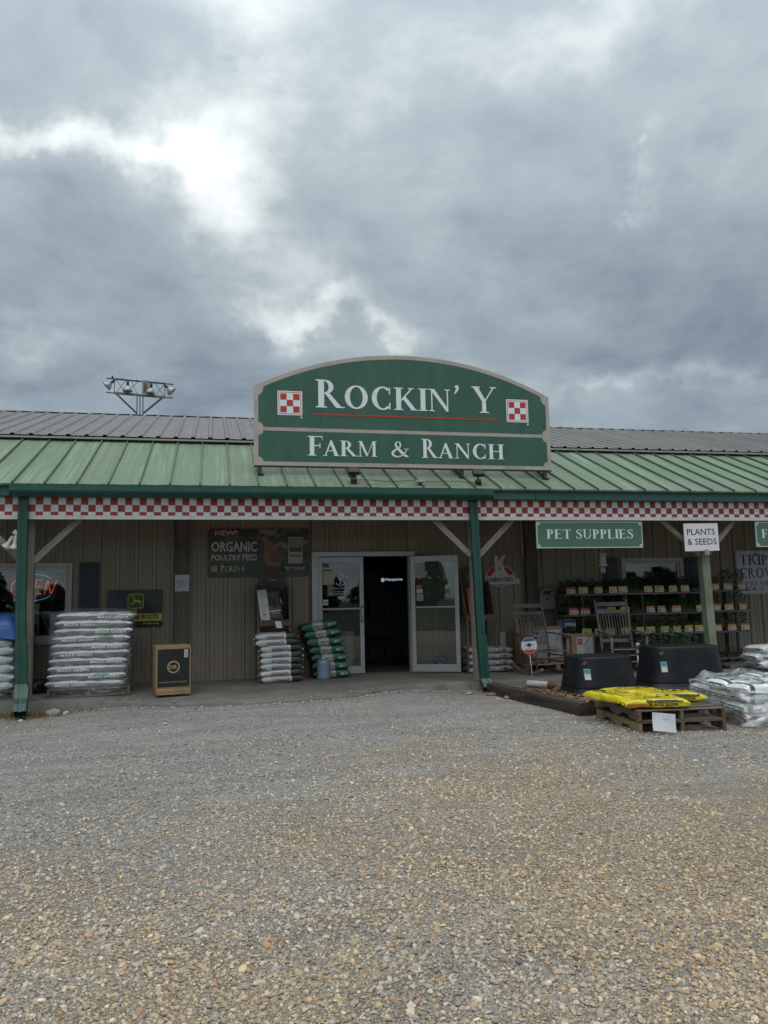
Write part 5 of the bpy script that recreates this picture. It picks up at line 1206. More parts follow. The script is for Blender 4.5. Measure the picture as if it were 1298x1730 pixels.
# --- cartons, notices
t = thing('pallet_block', 'low pale pallet under the two large cartons', 'pallet', (5.98, 13.12, .15), math.radians(3))
for k in range(4): b = MB(); b.box(-.66, .66, -.25+k*.13, -.16+k*.13, .095, .115, .002); b.build('deck_board', wood('pale_pine', (.40,.28,.165), (.25,.165,.09), 0), t)
for sx in (-.6, 0, .6): b = MB(); b.box(sx-.04, sx+.04, -.25, .23, .0, .094, .002); b.build('block', wood('pale_pine', (.40,.28,.165), (.25,.165,.09), 1), t)
PRW = M('carton_print_white', (.42,.43,.44), .6, var=.05); PRR = M('carton_print_red', (.34,.03,.035), .5)
def carton(name, x, y, z, w, d, h, rz, label, px0, px1, pz0, pz1):
    t = thing(name, label, 'carton', (x, y, z), rz)
    b = MB(); b.box(-w/2, w/2, -d/2, d/2, 0, h, .004); b.build('carton', CARD, t)
    b = MB(); b.box(px0, px1, -d/2-.0025, -d/2-.0005, pz0, pz1); b.build('white_panel', PRW, t)
    b = MB(); b.box(px0+.02, px0+.11, -d/2-.004, -d/2-.003, pz1-.13, pz1-.03); b.build('red_mark', PRR, t)
    b = MB()
    for p in arc(px0+.065, pz1-.08, .028, .028, .008, .008, -60, 240, 16): b.flat(p, -d/2-.005)
    b.box(px0+.061, px0+.069, -d/2-.0055, -d/2-.0045, pz1-.08, pz1-.045); b.build('mark_ring', PRW, t)
    b = MB()
    for k in range(7): b.box(px0+.14+.03*(k % 3), px1-.05-.05*(k % 2), -d/2-.0042, -d/2-.003, pz0+.04+k*.028, pz0+.046+k*.028)
    for k in range(5): b.bar((px1-.16+.02*k, -d/2-.004, pz0+.25+.03*k), (px1-.14+.025*k, -d/2-.004, pz0+.30+.035*k), .008, .001, (0,1,0))
    b.build('line_drawing', M('ink_dark', (.05,.05,.06), .6), t)
    b = MB(); b.box(-.03, .03, -d/2, d/2, h-.0002, h+.0012); b.box(-.03, .03, -d/2-.002, -d/2, h-.06, h+.001); b.build('packing_tape', M('tape', (.30,.22,.13), .3), t)
    return t
carton('large_carton', 5.74, 13.10, .268, .80, .36, .64, math.radians(12), 'large brown carton with white printed panel behind the left rocking chair', -.26, .37, .08, .58)
carton('small_carton', 6.44, 12.96, .268, .46, .32, .50, math.radians(4), 'smaller brown carton with line drawing on white, right of the larger one', -.13, .19, .03, .44)
t = thing('open_carton', 'small opened brown carton lying on top of the large carton', 'carton', (5.50, 13.08, .909), math.radians(12))
b = MB(); b.box(-.11, .11, -.09, .09, 0, .10, .003); b.build('carton', CARD, t)
b = MB(); b.bar((-.11, -.09, .10), (-.13, -.15, .15), .2, .004); b.bar((-.09,-.092,.05),(-.03,-.092,.05),.002,.04); b.build('flap', CARD, t)
t = thing('care_notice', 'blue and white printed notice standing on top of the smaller carton', 'notice', (6.22, 13.0, .77))
b = MB(); b.box(-.01, .20, -.003, .003, 0, .25); b.build('sheet', PRW, t); b = MB(); b.box(-.005, .195, -.005, -.004, .19, .24); b.build('blue_band', M('notice_blue', (.03,.06,.22), .5), t)
b = MB(); [b.box(.02, .17-.02*(k % 2), -.005, -.004, .05+k*.022, .056+k*.022) for k in range(6)]; b.build('print_lines', M('ink_grey', (.2,.2,.22), .8), t)
b = MB(); b.box(.05, .14, -.005, -.004, .015, .03); b.build('red_print', PRR, t)
b = MB(); b.box(-.16, -.015, .0, .006, .08, .25); b.build('folded_leaf', M('notice_blue', (.03,.06,.22), .5), t)
t = thing('white_notice_board', 'narrow white board leaning on the wall left of the large carton', 'board', (5.16, 13.40, .153))
b = MB(); b.box(-.05, .06, -.01, .01, 0, .66); b.build('board', PRW, t)
# grey box with hood on the wall
t = thing('wall_dispenser', 'grey plastic box with dark arched hood and orange patch on the wall', 'wall box', (6.02, 13.36, 1.20))
GPL = M('grey_plastic', (.15,.165,.18), .4, var=.08)
b = MB(); b.prism(rrect(-.15, .15, 0, .36, .035), -.09, .10); b.build('body', GPL, t)
b = MB(); b.prism([(-.155,.26)]+[(-.155*math.cos(math.radians(a)), .30+.09*math.sin(math.radians(a))) for a in range(0, 181, 15)]+[(.155,.26)], -.13, .10); b.build('hood', GPL, t)
b = MB(); b.prism([(-.11,.27)]+[(-.11*math.cos(math.radians(a)), .30+.05*math.sin(math.radians(a))) for a in range(0, 181, 20)]+[(.11,.27)], -.134, -.131); b.build('dark_window', KB, t)
b = MB(); b.box(.03, .105, -.139, -.135, .275, .32); b.build('orange_patch', M('orange_patch', (.45,.10,.03), .5), t)
b = MB(); b.box(-.03, .02, -.094, -.091, .17, .215); b.smooth = True; b.tube([(.11,-.08,.0),(.12,-.08,-.12),(.11,-.07,-.28)], .005, 5); b.build('keyhole_cord', KB, t)
# hanging trap
t = thing('hanging_trap', 'small clear insect trap with pale card hanging under the beam', 'insect trap', (6.64, 12.3, 1.82))
b = MB(); b.smooth = True; b.tube([(0,0,.34),(0,0,.42),(.005,0,1.16)], .003, 5); b.build('string', PAP, t)
b = MB(); b.box(-.06, .06, -.03, .03, .15, .34, .012); b.build('card_body', M('trap_card', (.40,.33,.34), .6, var=.1), t)
b = MB(); b.box(-.075, .075, -.04, .04, .13, .152, .004); b.box(-.065, .065, -.035, .035, .335, .35, .004); b.build('rim', PAP, t)
b = MB(); b.smooth = True; b.lathe([(0,0),(.035,.0),(.05,.03),(.045,.09),(.03,.13)], 14); b.build('clear_bag', film_mat('trap_film', (.6,.63,.65), .6, (9,9,9)), t)
for k, (x, y, z0, z1) in enumerate(((5.02, 12.0, 2.12, 2.98), (6.35, 12.0, 1.98, 2.98))):
    b = MB(); b.smooth = True; b.tube([(x-.01, y, z1), (x, y, (z0+z1)/2), (x+.015, y, z0)], .004, 5); o = b.build('hanging_wire', PAP); tag(o, ['thin white wire dangling from the soffit right of the middle post', 'thin white wire dangling behind the PET SUPPLIES sign'][k], 'wire')
# floodlight beside left post
t = thing('security_light', 'white twin security lamp mounted on the left post below the beam', 'lamp', (-2.66, 11.52, 2.47))
WL = M('lamp_white', (.50,.50,.48), .4, var=.08, dirt=(.2,.18,.15), dirt_s=8, dirt_amt=.3)
Rl = Matrix.Rotation(math.radians(35), 4, 'Y')
b = MB(); b.smooth = True; b.lathe([(0,.03),(.055,.03),(.06,.02),(.06,-.02),(.05,-.03),(0,-.03)], 16, M4=Rl); b.build('mount', WL, t)
for sx, tilt in ((-.07, 30), (.03, 6)):
    Rm = Matrix.Translation((sx*.6-.02, -.05 if sx > 0 else .02, -.05)) @ Matrix.Rotation(math.radians(tilt), 4, 'Y')
    b = MB(); b.smooth = True; b.lathe([(.018,.02),(.022,.0),(.028,-.02),(.028,-.09),(.032,-.10),(.06,-.15),(.065,-.165),(.062,-.17)], 16, M4=Rm); l = b.build('lamp_head', WL, t)
    b = MB(); b.smooth = True; b.lathe([(.06,-.168),(.04,-.174),(0,-.176)], 16, M4=Rm); b.build('lens', M('lens_grey', (.25,.27,.28), .2), l)
b = MB(); b.smooth = True; b.tube([(.05,.02,0),(.08,.06,.02),(.1,.14,.05)], .008, 6); b.build('cable', BLK, t)

# ------------------------------------------------------------------ rocking chairs
CC = ((.22,.20,.19), (.105,.095,.088)); CH = wood('chair_wood', *CC, 2); CHx = wood('chair_wood', *CC, 0); CHy = wood('chair_wood', *CC, 1)
def rocker(label, x, y, rz):
    t = thing('rocking_chair', label, 'rocking chair', (x, y, .152), rz, 'weathered rocking chairs on the porch')
    def tb(name, pts, r, mat=CH, n=8): b = MB(); b.smooth = True; b.tube(pts, r, n); return b.build(name, mat, t)
    for s in (-1, 1):
        X = s*.285
        b = MB(); P = []
        for k in range(19):
            yy = -.46+1.0*k/18; zz = .022+.55*(yy-.02)**2*(.75)
            P.append((X, yy, zz))
        for a, c in zip(P[:-1], P[1:]): b.bar(a, (c[0], c[1]+.003, c[2]), .036, .042)
        b.build('rocker', CHy, t)
        tb('front_post', [(X*1.02, -.30, .075), (X*1.05, -.31, .40), (X*1.06, -.315, .635)], [.018, .025, .019])
        tb('back_post', [(X*.93, .24, .05), (X*.95, .27, .42), (X*.97, .37, .80), (X*1.0, .50, 1.20), (X, .51, 1.22)], [.018, .024, .023, .019, .012])
        b = MB(); n = 9; L_p = []
        out_ = [(-.045,-.37),(.045,-.37),(.055,-.33),(.05,-.2),(.032,.1),(.028,.33),(-.028,.33),(-.032,.1),(-.04,-.2),(-.055,-.33)]
        vs = [(X*1.06+px, py, .64+.02*(py+.37)) for px, py in out_]+[(X*1.06+px, py, .662+.02*(py+.37)) for px, py in out_]; K = len(out_)
        b.add(vs, [tuple(range(K))[::-1], tuple(range(K, 2*K))]+[(k, (k+1) % K, (k+1) % K+K, k+K) for k in range(K)]); b.build('armrest', CHy, t)
        for z in (.20, .30): tb('side_rung', [(X*1.03, -.30, z), (X*.96, .26, z+.0)], .011, CHy)
    for z in (.18, .285, .385): tb('front_rung', [(-.29, -.305, z), (.29, -.305, z)], .0125, CHx)
    tb('back_rung', [(-.27, .26, .22), (.27, .26, .22)], .012, CHx)
    b = MB(); P = []
    b.smooth = True
    for i in range(15):
        for j in range(9):
            u = -1+2*i/14; v = j/8; P.append((u*.275, -.30+v*.56, .405+.0-.028*(1-u*u)*math.sin(PI*v)+.01*math.sin(i*3)*math.sin(j*3.1)*.4-.03*v))
    b.grid(P, 15, 9); b.grid([(a, c_, d_-.015) for a, c_, d_ in P], 15, 9, True); b.build('woven_seat', M('woven_seat', (.08,.07,.06), .8, var=.4, vs=60, bump=.004, bs=120), t)
    def bp(z): return .27+(z-.42)*.30            # y of the reclined back plane
    for z, h in ((.50, .07), (1.0, .06), (1.13, .075)):
        b = MB(); m = Matrix.Translation((0, bp(z), z)) @ Matrix.Rotation(math.radians(-17), 4, 'X'); b.box(-.265, .265, -.011, .011, -h/2, h/2, .005, m); b.build('back_rail', CHx, t)
    for k in range(10): xx = -.225+.05*k; tb('spindle', [(xx, bp(.52), .52), (xx, bp(.99), .99)], .0095, CH, 6)
    return t
rocker('weathered rocking chair in front of the cartons, left of the pair', 5.45, 12.30, math.radians(6))
rocker('weathered rocking chair in front of the plant shelf, right of the pair', 6.84, 12.12, math.radians(-9))

# ------------------------------------------------------------------ plant shelves and trays
SHW = wood('shelf_wood', (.20,.175,.145), (.10,.085,.07), 0); SHP = M('shelf_post_green', (.015,.04,.035), .6)
def plant_rack(label, x0, x1, y0, y1, tiers, x):
    t = thing('plant_rack', label, 'plant shelf', ((x0+x1)/2, (y0+y1)/2, .15), 0, 'plant racks along the wall'); cx, cy = (x0+x1)/2, (y0+y1)/2
    for z in tiers:
        n = 3
        for k in range(n):
            d = (y1-y0)/n; b = MB(); b.box(x0-cx, x1-cx, y0+k*d-cy+.003, y0+(k+1)*d-cy-.003, z-.15-.030, z-.15, .003); b.build('shelf_board', SHW, t)
    for px in x:
        for py in (y0+.05, y1-.05): b = MB(); b.box(px-cx-.02, px-cx+.02, py-cy-.02, py-cy+.02, 0, tiers[0]-.15-.031); b.build('upright', SHP, t)
T1 = (1.47, 1.10, .73)
plant_rack('long three tier plant rack under the right window behind the rocking chairs', 6.13, 8.98, 12.82, 13.22, T1, (6.5, 7.7, 8.9))
plant_rack('short four tier plant rack right of the grey-green post', 9.06, 9.92, 12.78, 13.18, (1.49, 1.11, .73, .25), (9.12, 9.62))
LEAF = [M('leaf_dark', (.06,.125,.05), .5, var=.35, vs=25), M('leaf_mid', (.09,.18,.055), .5, var=.35, vs=25), M('leaf_bright', (.12,.24,.06), .5, var=.3, vs=25)]
def foliage(seed, mat_i, w=.24, d=.16, h=.13, n=120, ls=.05, z0=.07):
    r = random.Random(seed); b = MB()
    for k in range(n):
        x, y = r.uniform(-w/2, w/2), r.uniform(-d/2, d/2); z = z0+h*(r.random()**.7)*(1-.35*(abs(x)/(w/2))**2); a = r.uniform(0, 6.28); l = ls*r.uniform(.6, 1.3); t = r.uniform(-.5, .8); ww = l*r.uniform(.3, .5)
        dx, dy = math.cos(a), math.sin(a)
        b.add([(x, y, z), (x+dx*l*.5-dy*ww, y+dy*l*.5+dx*ww, z+t*l*.5), (x+dx*l, y+dy*l, z+t*l*.6), (x+dx*l*.5+dy*ww, y+dy*l*.5-dx*ww, z+t*l*.5)], [(0,1,2),(0,2,3)])
        if k % 4 == 0: b.add([(x-.002, y, .05), (x+.002, y, .05), (x, y, z)], [(0,1,2)])
    return b.mesh('foliage', LEAF[mat_i])
FOL = {m_: [foliage(100+m_*10+k, m_, h=(.20,.15,.13)[m_], n=(190,150,150)[m_]) for k in range(4)] for m_ in range(3)}
b = MB()
b.box(-.125, .125, -.085, .085, 0, .07, .006)
for sx in (-.063, 0, .063): b.box(sx-.003, sx+.003, -.087, -.085, .005, .065)
POT = b.mesh('pot_tray', M('pot_black', (.012,.012,.012), .45))
CW = M('card_white', (.44,.43,.40), .6)
CARDS = {}
for nm, c in (('yellow', (.42,.34,.02)), ('orange', (.45,.17,.03)), ('red', (.38,.03,.04)), ('blue', (.05,.12,.35))):
    b = MB(); b.box(-.085, .085, -.004, 0, 0, .115); b.cur = 1; b.box(-.085, .085, -.0052, -.0042, .075, .115); b.cur = 2; b.box(-.07, -.02, -.0052, -.0042, .012, .065); b.cur = 3; b.box(0, .07, -.0052, -.0042, .018, .026); b.box(0, .06, -.0052, -.0042, .04, .047)
    CARDS[nm] = b.mesh('price_card', [CW, M('card_'+nm, c, .5), M('card_pic', (.35,.10,.06) if nm != 'yellow' else (.30,.22,.05), .6), M('ink_grey', (.2,.2,.22), .8)])
def tray(x, y, z, mi, card, label, sc=1.0, rz=0):
    t = thing('plant_tray', label, 'plant tray', (x, y, z), rz, 'trays of seedlings on the plant racks')
    link('pot_tray', POT, t); o = link('foliage', random.choice(FOL[mi]), t, (0,0,0), (0,0,random.choice([0, PI]))); o.scale = (rnd(.95,1.1), rnd(.95,1.1), min(sc, 1.35)*rnd(.8,1.1))
    if card: link('price_card', CARDS[card], t, (rnd(-.03,.03), -.092, .008), (rnd(-.12,.02), rnd(-.05,.05), rnd(-.12,.12)))
tiers = {1.47: ('top', ['red','yellow','yellow','yellow','yellow',None,'yellow','yellow','yellow','yellow',None], 0), 1.10: ('middle', ['red','red','blue','yellow','yellow',None,'orange','orange','orange',None,'yellow'], 0), .73: ('lowest', [None,'yellow','yellow','yellow','yellow','yellow','yellow','yellow','yellow','yellow','yellow'], 2)}
for z, (tn, cs, mi) in tiers.items():
    for k, c in enumerate(cs):
        tray(6.30+.254*k+rnd(-.03,.03), 12.92+rnd(-.008,.01), z+.001, mi if mi == 0 else (0 if k < 3 else random.choice([1,2])), c, 'seedling tray%s, %s from left, %s shelf of the long rack' % ('' if not c else ' with %s card' % c, ORD[k], tn), rnd(.55,1.25) if mi == 0 else rnd(.6,1.0))
        o = link('plant_tray_back', POT, None, (6.30+.254*k, 13.10, z+.001)); t = tag(o, 'back row seedling tray, %s from left, %s shelf of the long rack' % (ORD[k], tn), 'plant tray', 'back row seedling trays'); o.name = 'plant_tray'; link('foliage', random.choice(FOL[0]), o)
for z, tn, cs in ((1.49, 'top', ['orange','orange','orange']), (1.11, 'second', ['orange','orange','orange']), (.73, 'third', ['orange','orange','orange']), (.25, 'bottom', [None, None, 'red'])):
    for k, c in enumerate(cs): tray(9.20+.28*k, 12.90, z+.001, 0 if z > .3 else 1, c, 'tall seedling tray, %s from the left on the short rack, %s shelf' % (ORD[k], tn), rnd(1.2,1.9) if z > .3 else .8)
# leafy plants in wire cages
def caged(label, x, y, rz, s=1):
    t = thing('caged_plant', label, 'potted plant', (x, y, .15), rz, 'leafy plants in wire cages')
    b = MB(); b.smooth = True; b.lathe([(0,0),(.09,0),(.12,.2),(.125,.22),(.11,.22),(.10,.20),(0,.2)], 16); b.build('pot', M('pot_black', (.012,.012,.012), .45), t)
    r = random.Random(int(x*100)); b = MB(); b.smooth = True
    for k in range(60):
        a = r.uniform(0, 6.28); R_l = r.uniform(.04, .24); z = .22+r.random()*.38*s; px, py = math.cos(a)*R_l, math.sin(a)*R_l; l = r.uniform(.07, .14); w = l*.42; dx, dy = math.cos(a), math.sin(a); dz = r.uniform(-.4, .3)
        P = []
        for i in range(4):
            for j in (-1, 0, 1):
                u = i/3; ww = w*math.sin(PI*min(.96, .12+u*.85)); P.append((px+dx*l*u-dy*ww*j, py+dy*l*u+dx*ww*j, z+dz*l*u*u+(.012 if j == 0 else 0)*-1+.02*abs(j)))
        b.grid(P, 4, 3)
        if k % 3 == 0: b.tube([(0,0,.2),(px*.5,py*.5,z*.7),(px,py,z)], .003, 4)
    b.build('foliage', M('leaf_broad', (.07,.16,.085), .45, var=.4, vs=14), t)
    b = MB(); b.smooth = True
    for z, rr in ((.32,.15),(.50,.17),(.66,.19)): b.tube([(rr*math.cos(2*PI*k/14), rr*math.sin(2*PI*k/14), z) for k in range(14)], .0025, 4, closed=True)
    for k in range(4): a = PI/4+k*PI/2; b.tube([(.11*math.cos(a), .11*math.sin(a), .15), (.19*math.cos(a), .19*math.sin(a), .72)], .003, 4)
    b.build('wire_cage', M('cage_wire', (.22,.25,.22), .4, metal=.6), t)
caged('broad-leaved plant in a wire cage, leftmost of three behind the right tub', 7.42, 12.38, 0); caged('broad-leaved plant in a wire cage, middle of three behind the right tub', 7.76, 12.36, .5, 1.1); caged('broad-leaved plant in a wire cage, beside the grey-green post', 8.06, 12.34, 1.1)
t = thing('wilted_plant', 'small dark wilted potted plant on the slab right of the grey-green post', 'potted plant', (8.62, 11.85, .15))
b = MB(); b.box(-.06, .06, -.04, .04, 0, .05, .006); b.build('pot', M('pot_black', (.012,.012,.012), .45), t)
b = MB(); r = random.Random(4)
for k in range(70):
    x, y, z = r.uniform(-.14,.14), r.uniform(-.05,.05), r.uniform(.05,.19); a = r.uniform(0,6.28); l = r.uniform(.02,.045); b.add([(x,y,z),(x+l*math.cos(a),y+.01,z+l*math.sin(a)),(x+l*.3,y-.01,z-l*.6)], [(0,1,2)])
b.build('foliage', M('leaf_brown', (.035,.028,.016), .7, var=.4, vs=30), t)
# far right white bags
WBM = bag_mat('mulch_bag_white', (.50,.55,.58), [(.10,(.03,.03,.03)), (.24,(.50,.55,.58))], rough=.35, zband=(.055,.085,(.03,.05,.045),.0))
fb = [bag_mb(.68, .44, .145, 81+k, rough=.012).mesh('white_bag', bag_mat('white_bag_plain', (.80,.84,.87), rough=.35)) for k in range(2)]
fp = front_patch(.68, .44, .145, -.20, .1, .05, .072, BLK)
for i in range(3):
    o = link('white_bag', fb[i % 2], None, (9.33+[.02,-.03,.03][i], 11.70, .15+i*.125), (0, rnd(-.02,.02), math.radians([4,-3,6][i]))); tag(o, 'plump white bag at the right edge by the slab, %s of three' % ['bottom','middle','top'][i], 'bag', 'white bags stacked at the right edge'); link('print_panel', fp, o)
t = thing('low_plinth', 'low dark wooden sill along the slab edge at the far right', 'timber', (8.9, 11.5, .15)); bpy.data.objects.remove(t)

# ------------------------------------------------------------------ planting bed, timbers
b = MB(); b.smooth = True; P = []
for i in range(46):
    for j in range(26):
        x = 4.32+4.3*i/45; y = 9.02+2.57*j/25; P.append((x, y, .035+.02*noise.noise(Vector((x*4, y*4, 0)))+.01*noise.noise(Vector((x*15, y*15, 0)))-(.05 if i in (0,45) or j in (0,25) else 0)))
b.grid(P, 46, 26); structure(b.build('mulch_bed', M('bed_soil', (.10,.07,.045), .9, var=.4, vs=12, bump=.02, bs=30, dirt=(.22,.15,.09), dirt_s=5, dirt_amt=.6)))
b = MB(); r = random.Random(8)
for k in range(5200):
    x, y = r.uniform(4.38, 8.5), r.uniform(9.05, 11.55); z = .05+r.uniform(0,.02); l, w = r.uniform(.012,.04), r.uniform(.004,.010); a = r.uniform(0,6.28); dx, dy = math.cos(a), math.sin(a); e = r.uniform(-.01,.015)
    b.cur = r.randrange(3); b.add([(x-dx*l-dy*w, y-dy*l+dx*w, z), (x+dx*l-dy*w, y+dy*l+dx*w, z+e), (x+dx*l+dy*w, y+dy*l-dx*w, z+e+.003), (x-dx*l+dy*w, y-dy*l-dx*w, z+.003)], [(0,1,2,3)])
o = b.build('wood_chips', [M('chip_a', (.30,.19,.10), .9), M('chip_b', (.17,.10,.055), .9), M('chip_c', (.38,.27,.16), .9)]); o['kind'] = 'stuff'
TIM = wood('dark_timber', (.075,.058,.048), (.022,.017,.014), 0, s=.7); TIM
def timber(label, a, c, w, h):
    a, c = Vector(a), Vector(c); L = (c-a).length; ang_ = math.atan2(c.y-a.y, c.x-a.x); b = MB(); n = 30; P = []
    sect = [(-1,-1),(-1.0,-.3),(-1,.4),(-.93,.9),(-.4,1),(.4,1),(.93,.9),(1,.4),(1,-.3),(1,-1)]; K = len(sect)
    for i in range(n):
        x = L*i/(n-1)
        for k, (sy, sz) in enumerate(sect):
            e = noise.noise(Vector((x*3, sy*4, sz*4)))*.012+noise.noise(Vector((x*16, sy*9, sz*9)))*.005
            P.append((x+(e*1.5 if i in (0, n-1) else 0), sy*(w/2)+e, h/2+sz*h/2+e*.8))
    b.grid(P, n, K, True); b.add([P[k] for k in range(K)], [tuple(range(K))]); b.add([P[(n-1)*K+k] for k in range(K)], [tuple(range(K))[::-1]])
    o = b.build('landscape_timber', TIM, None, (a.x, a.y, a.z), (0, math.atan2(a.z-c.z, L), ang_)); return tag(o, label, 'timber', 'dark landscape timbers round the bed')
timber('dark old landscape timber running from the porch towards the yellow bags', (4.16, 11.50, -.01), (4.47, 8.86, -.01), .20, .165)
timber('dark landscape timber behind the wrapped pile, at right angles to the first', (4.62, 8.98, -.01), (8.4, 9.05, -.01), .22, .17)
# flat stones by the timber, pale stones at the left
def rock(label, x, y, sx, sy, sz, col, seed, rz=0, group=None):
    bm = bmesh.new(); bmesh.ops.create_icosphere(bm, subdivisions=2, radius=1)
    for v in bm.verts:
        n = noise.noise_vector(v.co*1.3+Vector((seed, seed*2, 0)))*.45; v.co = Vector(((v.co.x+n.x)*sx/2, (v.co.y+n.y)*sy/2, (v.co.z+n.z)*sz/2+sz*.30))
    me = bpy.data.meshes.new('stone'); bm.to_mesh(me); bm.free(); me.materials.append(M('rock_%d' % int(col[0]*100+col[2]*10), col, .85, var=.3, vs=12, bump=.004, bs=60))
    for p in me.polygons: p.use_smooth = seed % 2 == 0
    o = link('stone', me, None, (x, y, float(ground_h(x, y))), (0, 0, rz)); return tag(o, label, 'stone', group)
rock('grey flat stone under the middle green downspout', 4.20, 11.42, .34, .12, .07, (.17,.15,.13), 3, .2); rock('long tan flat stone on the gravel beside the dark timber', 4.24, 10.70, .30, .12, .06, (.27,.23,.18), 4, .3)
rock('rust brown stone nearest the middle downspout', 4.05, 11.05, .16, .10, .06, (.20,.13,.09), 5, .1); rock('small white stone between tan stones by the timber', 3.98, 10.60, .07, .05, .035, (.48,.47,.44), 6)
rock('grey stone wedged between timber end and pallet corner', 4.62, 8.62, .22, .12, .08, (.20,.195,.18), 7, .2)
rock('rounded grey stone at the slab foot right of the left downspout', -2.10, 11.36, .17, .13, .12, (.27,.27,.27), 8); rock('small cream stone beside the rounded grey one', -1.93, 11.33, .08, .07, .07, (.48,.45,.38), 9); rock('small cream stone in the dry grass near the left downspout', -2.42, 10.98, .07, .06, .05, (.45,.42,.35), 10)
rock('lone pale pebble on the open gravel at left', -.55, 9.75, .06, .045, .035, (.45,.44,.42), 11); rock('tan pebble among the fine gravel, centre right', 3.75, 11.2, .10, .07, .05, (.33,.27,.19), 12)
# weathered roller with rusty end
t = thing('old_pipe', 'short weathered white cylinder with rusty red end lying on the timber', 'pipe', (4.57, 10.92, .165), math.radians(-52))
Mx = Matrix.Rotation(PI/2, 4, 'Y')
b = MB(); b.smooth = True; b.lathe([(0,0),(.040,0),(.052,.01),(.054,.03),(.053,.34),(.050,.35)], 18, M4=Mx); b.build('white_cylinder', M('pipe_white', (.33,.34,.34), .6, var=.25, vs=9, dirt=(.15,.10,.08), dirt_s=8, dirt_amt=.5), t)
b = MB(); b.smooth = True; b.lathe([(.050,.35),(.056,.355),(.056,.40),(.045,.42),(.02,.43),(.015,.48),(0,.48)], 18, M4=Mx); b.build('rusty_end', M('rust', (.12,.045,.03), .8, var=.4, vs=20), t)
b = MB(); b.box(.02, .20, -.07, -.045, -.03, -.015, .004); b.build('rusty_bracket', M('rust', (.12,.045,.03), .8, var=.4, vs=20), t)
# little round sign on a stake
t = thing('stake_sign', 'small round white sign with blue top and red bottom on a thin stake', 'sign', (4.77, 11.15, .04)); t.rotation_euler = (0, math.radians(-4.5), 0)
b = MB(); b.smooth = True; b.tube([(0,0,0),(0,0,.60)], .007, 8); b.build('stake', M('stake_pale', (.38,.38,.34), .6), t)
b = MB(); b.prism(ell(0, .67, .128, .128, 36), -.014, -.010); b.build('disc', M('disc_white', (.52,.54,.55), .4), t)
b = MB(); b.flat([(.122*math.cos(math.radians(a)), .67+.122*math.sin(math.radians(a))) for a in range(32, 149, 6)], -.0152); b.build('blue_cap', M('disc_blue', (.02,.06,.22), .4), t)
b = MB(); b.flat([(.122*math.cos(math.radians(a)), .67+.122*math.sin(math.radians(a))) for a in range(208, 333, 6)], -.0152); b.build('red_base', M('disc_red', (.42,.04,.045), .4), t)
b = MB(); b.flat([(-.085,.70),(-.03,.685),(-.015,.715),(0,.695),(.015,.715),(.03,.685),(.085,.70),(.035,.67),(.03,.655),(.01,.665),(0,.625),(-.01,.665),(-.03,.655),(-.035,.67)], -.0156); b.build('winged_emblem', M('emblem_navy', (.02,.02,.04), .5), t)
b = MB(); b.box(-.07,.07,-.0156,-.0148,.626,.632); b.box(-.035,.035,-.0165,-.0155,.76,.768); b.build('print_lines', M('ink_grey', (.2,.2,.22), .8), t)
# galvanised post
t = thing('steel_pipe_post', 'short galvanised pipe post with collar between the two black tubs', 'post', (6.46, 11.0, .03))
GAL = M('galvanised', (.38,.39,.38), .35, metal=.6, var=.15, vs=20)
b = MB(); b.smooth = True; b.lathe([(.020,0),(.020,.50)], 12); b.build('pipe', GAL, t); b = MB(); b.smooth = True; b.lathe([(.021,.50),(.032,.50),(.032,.53),(.026,.54),(.026,.60),(.036,.605),(.036,.66),(.03,.67),(0,.67)], 14); b.build('collar', GAL, t)

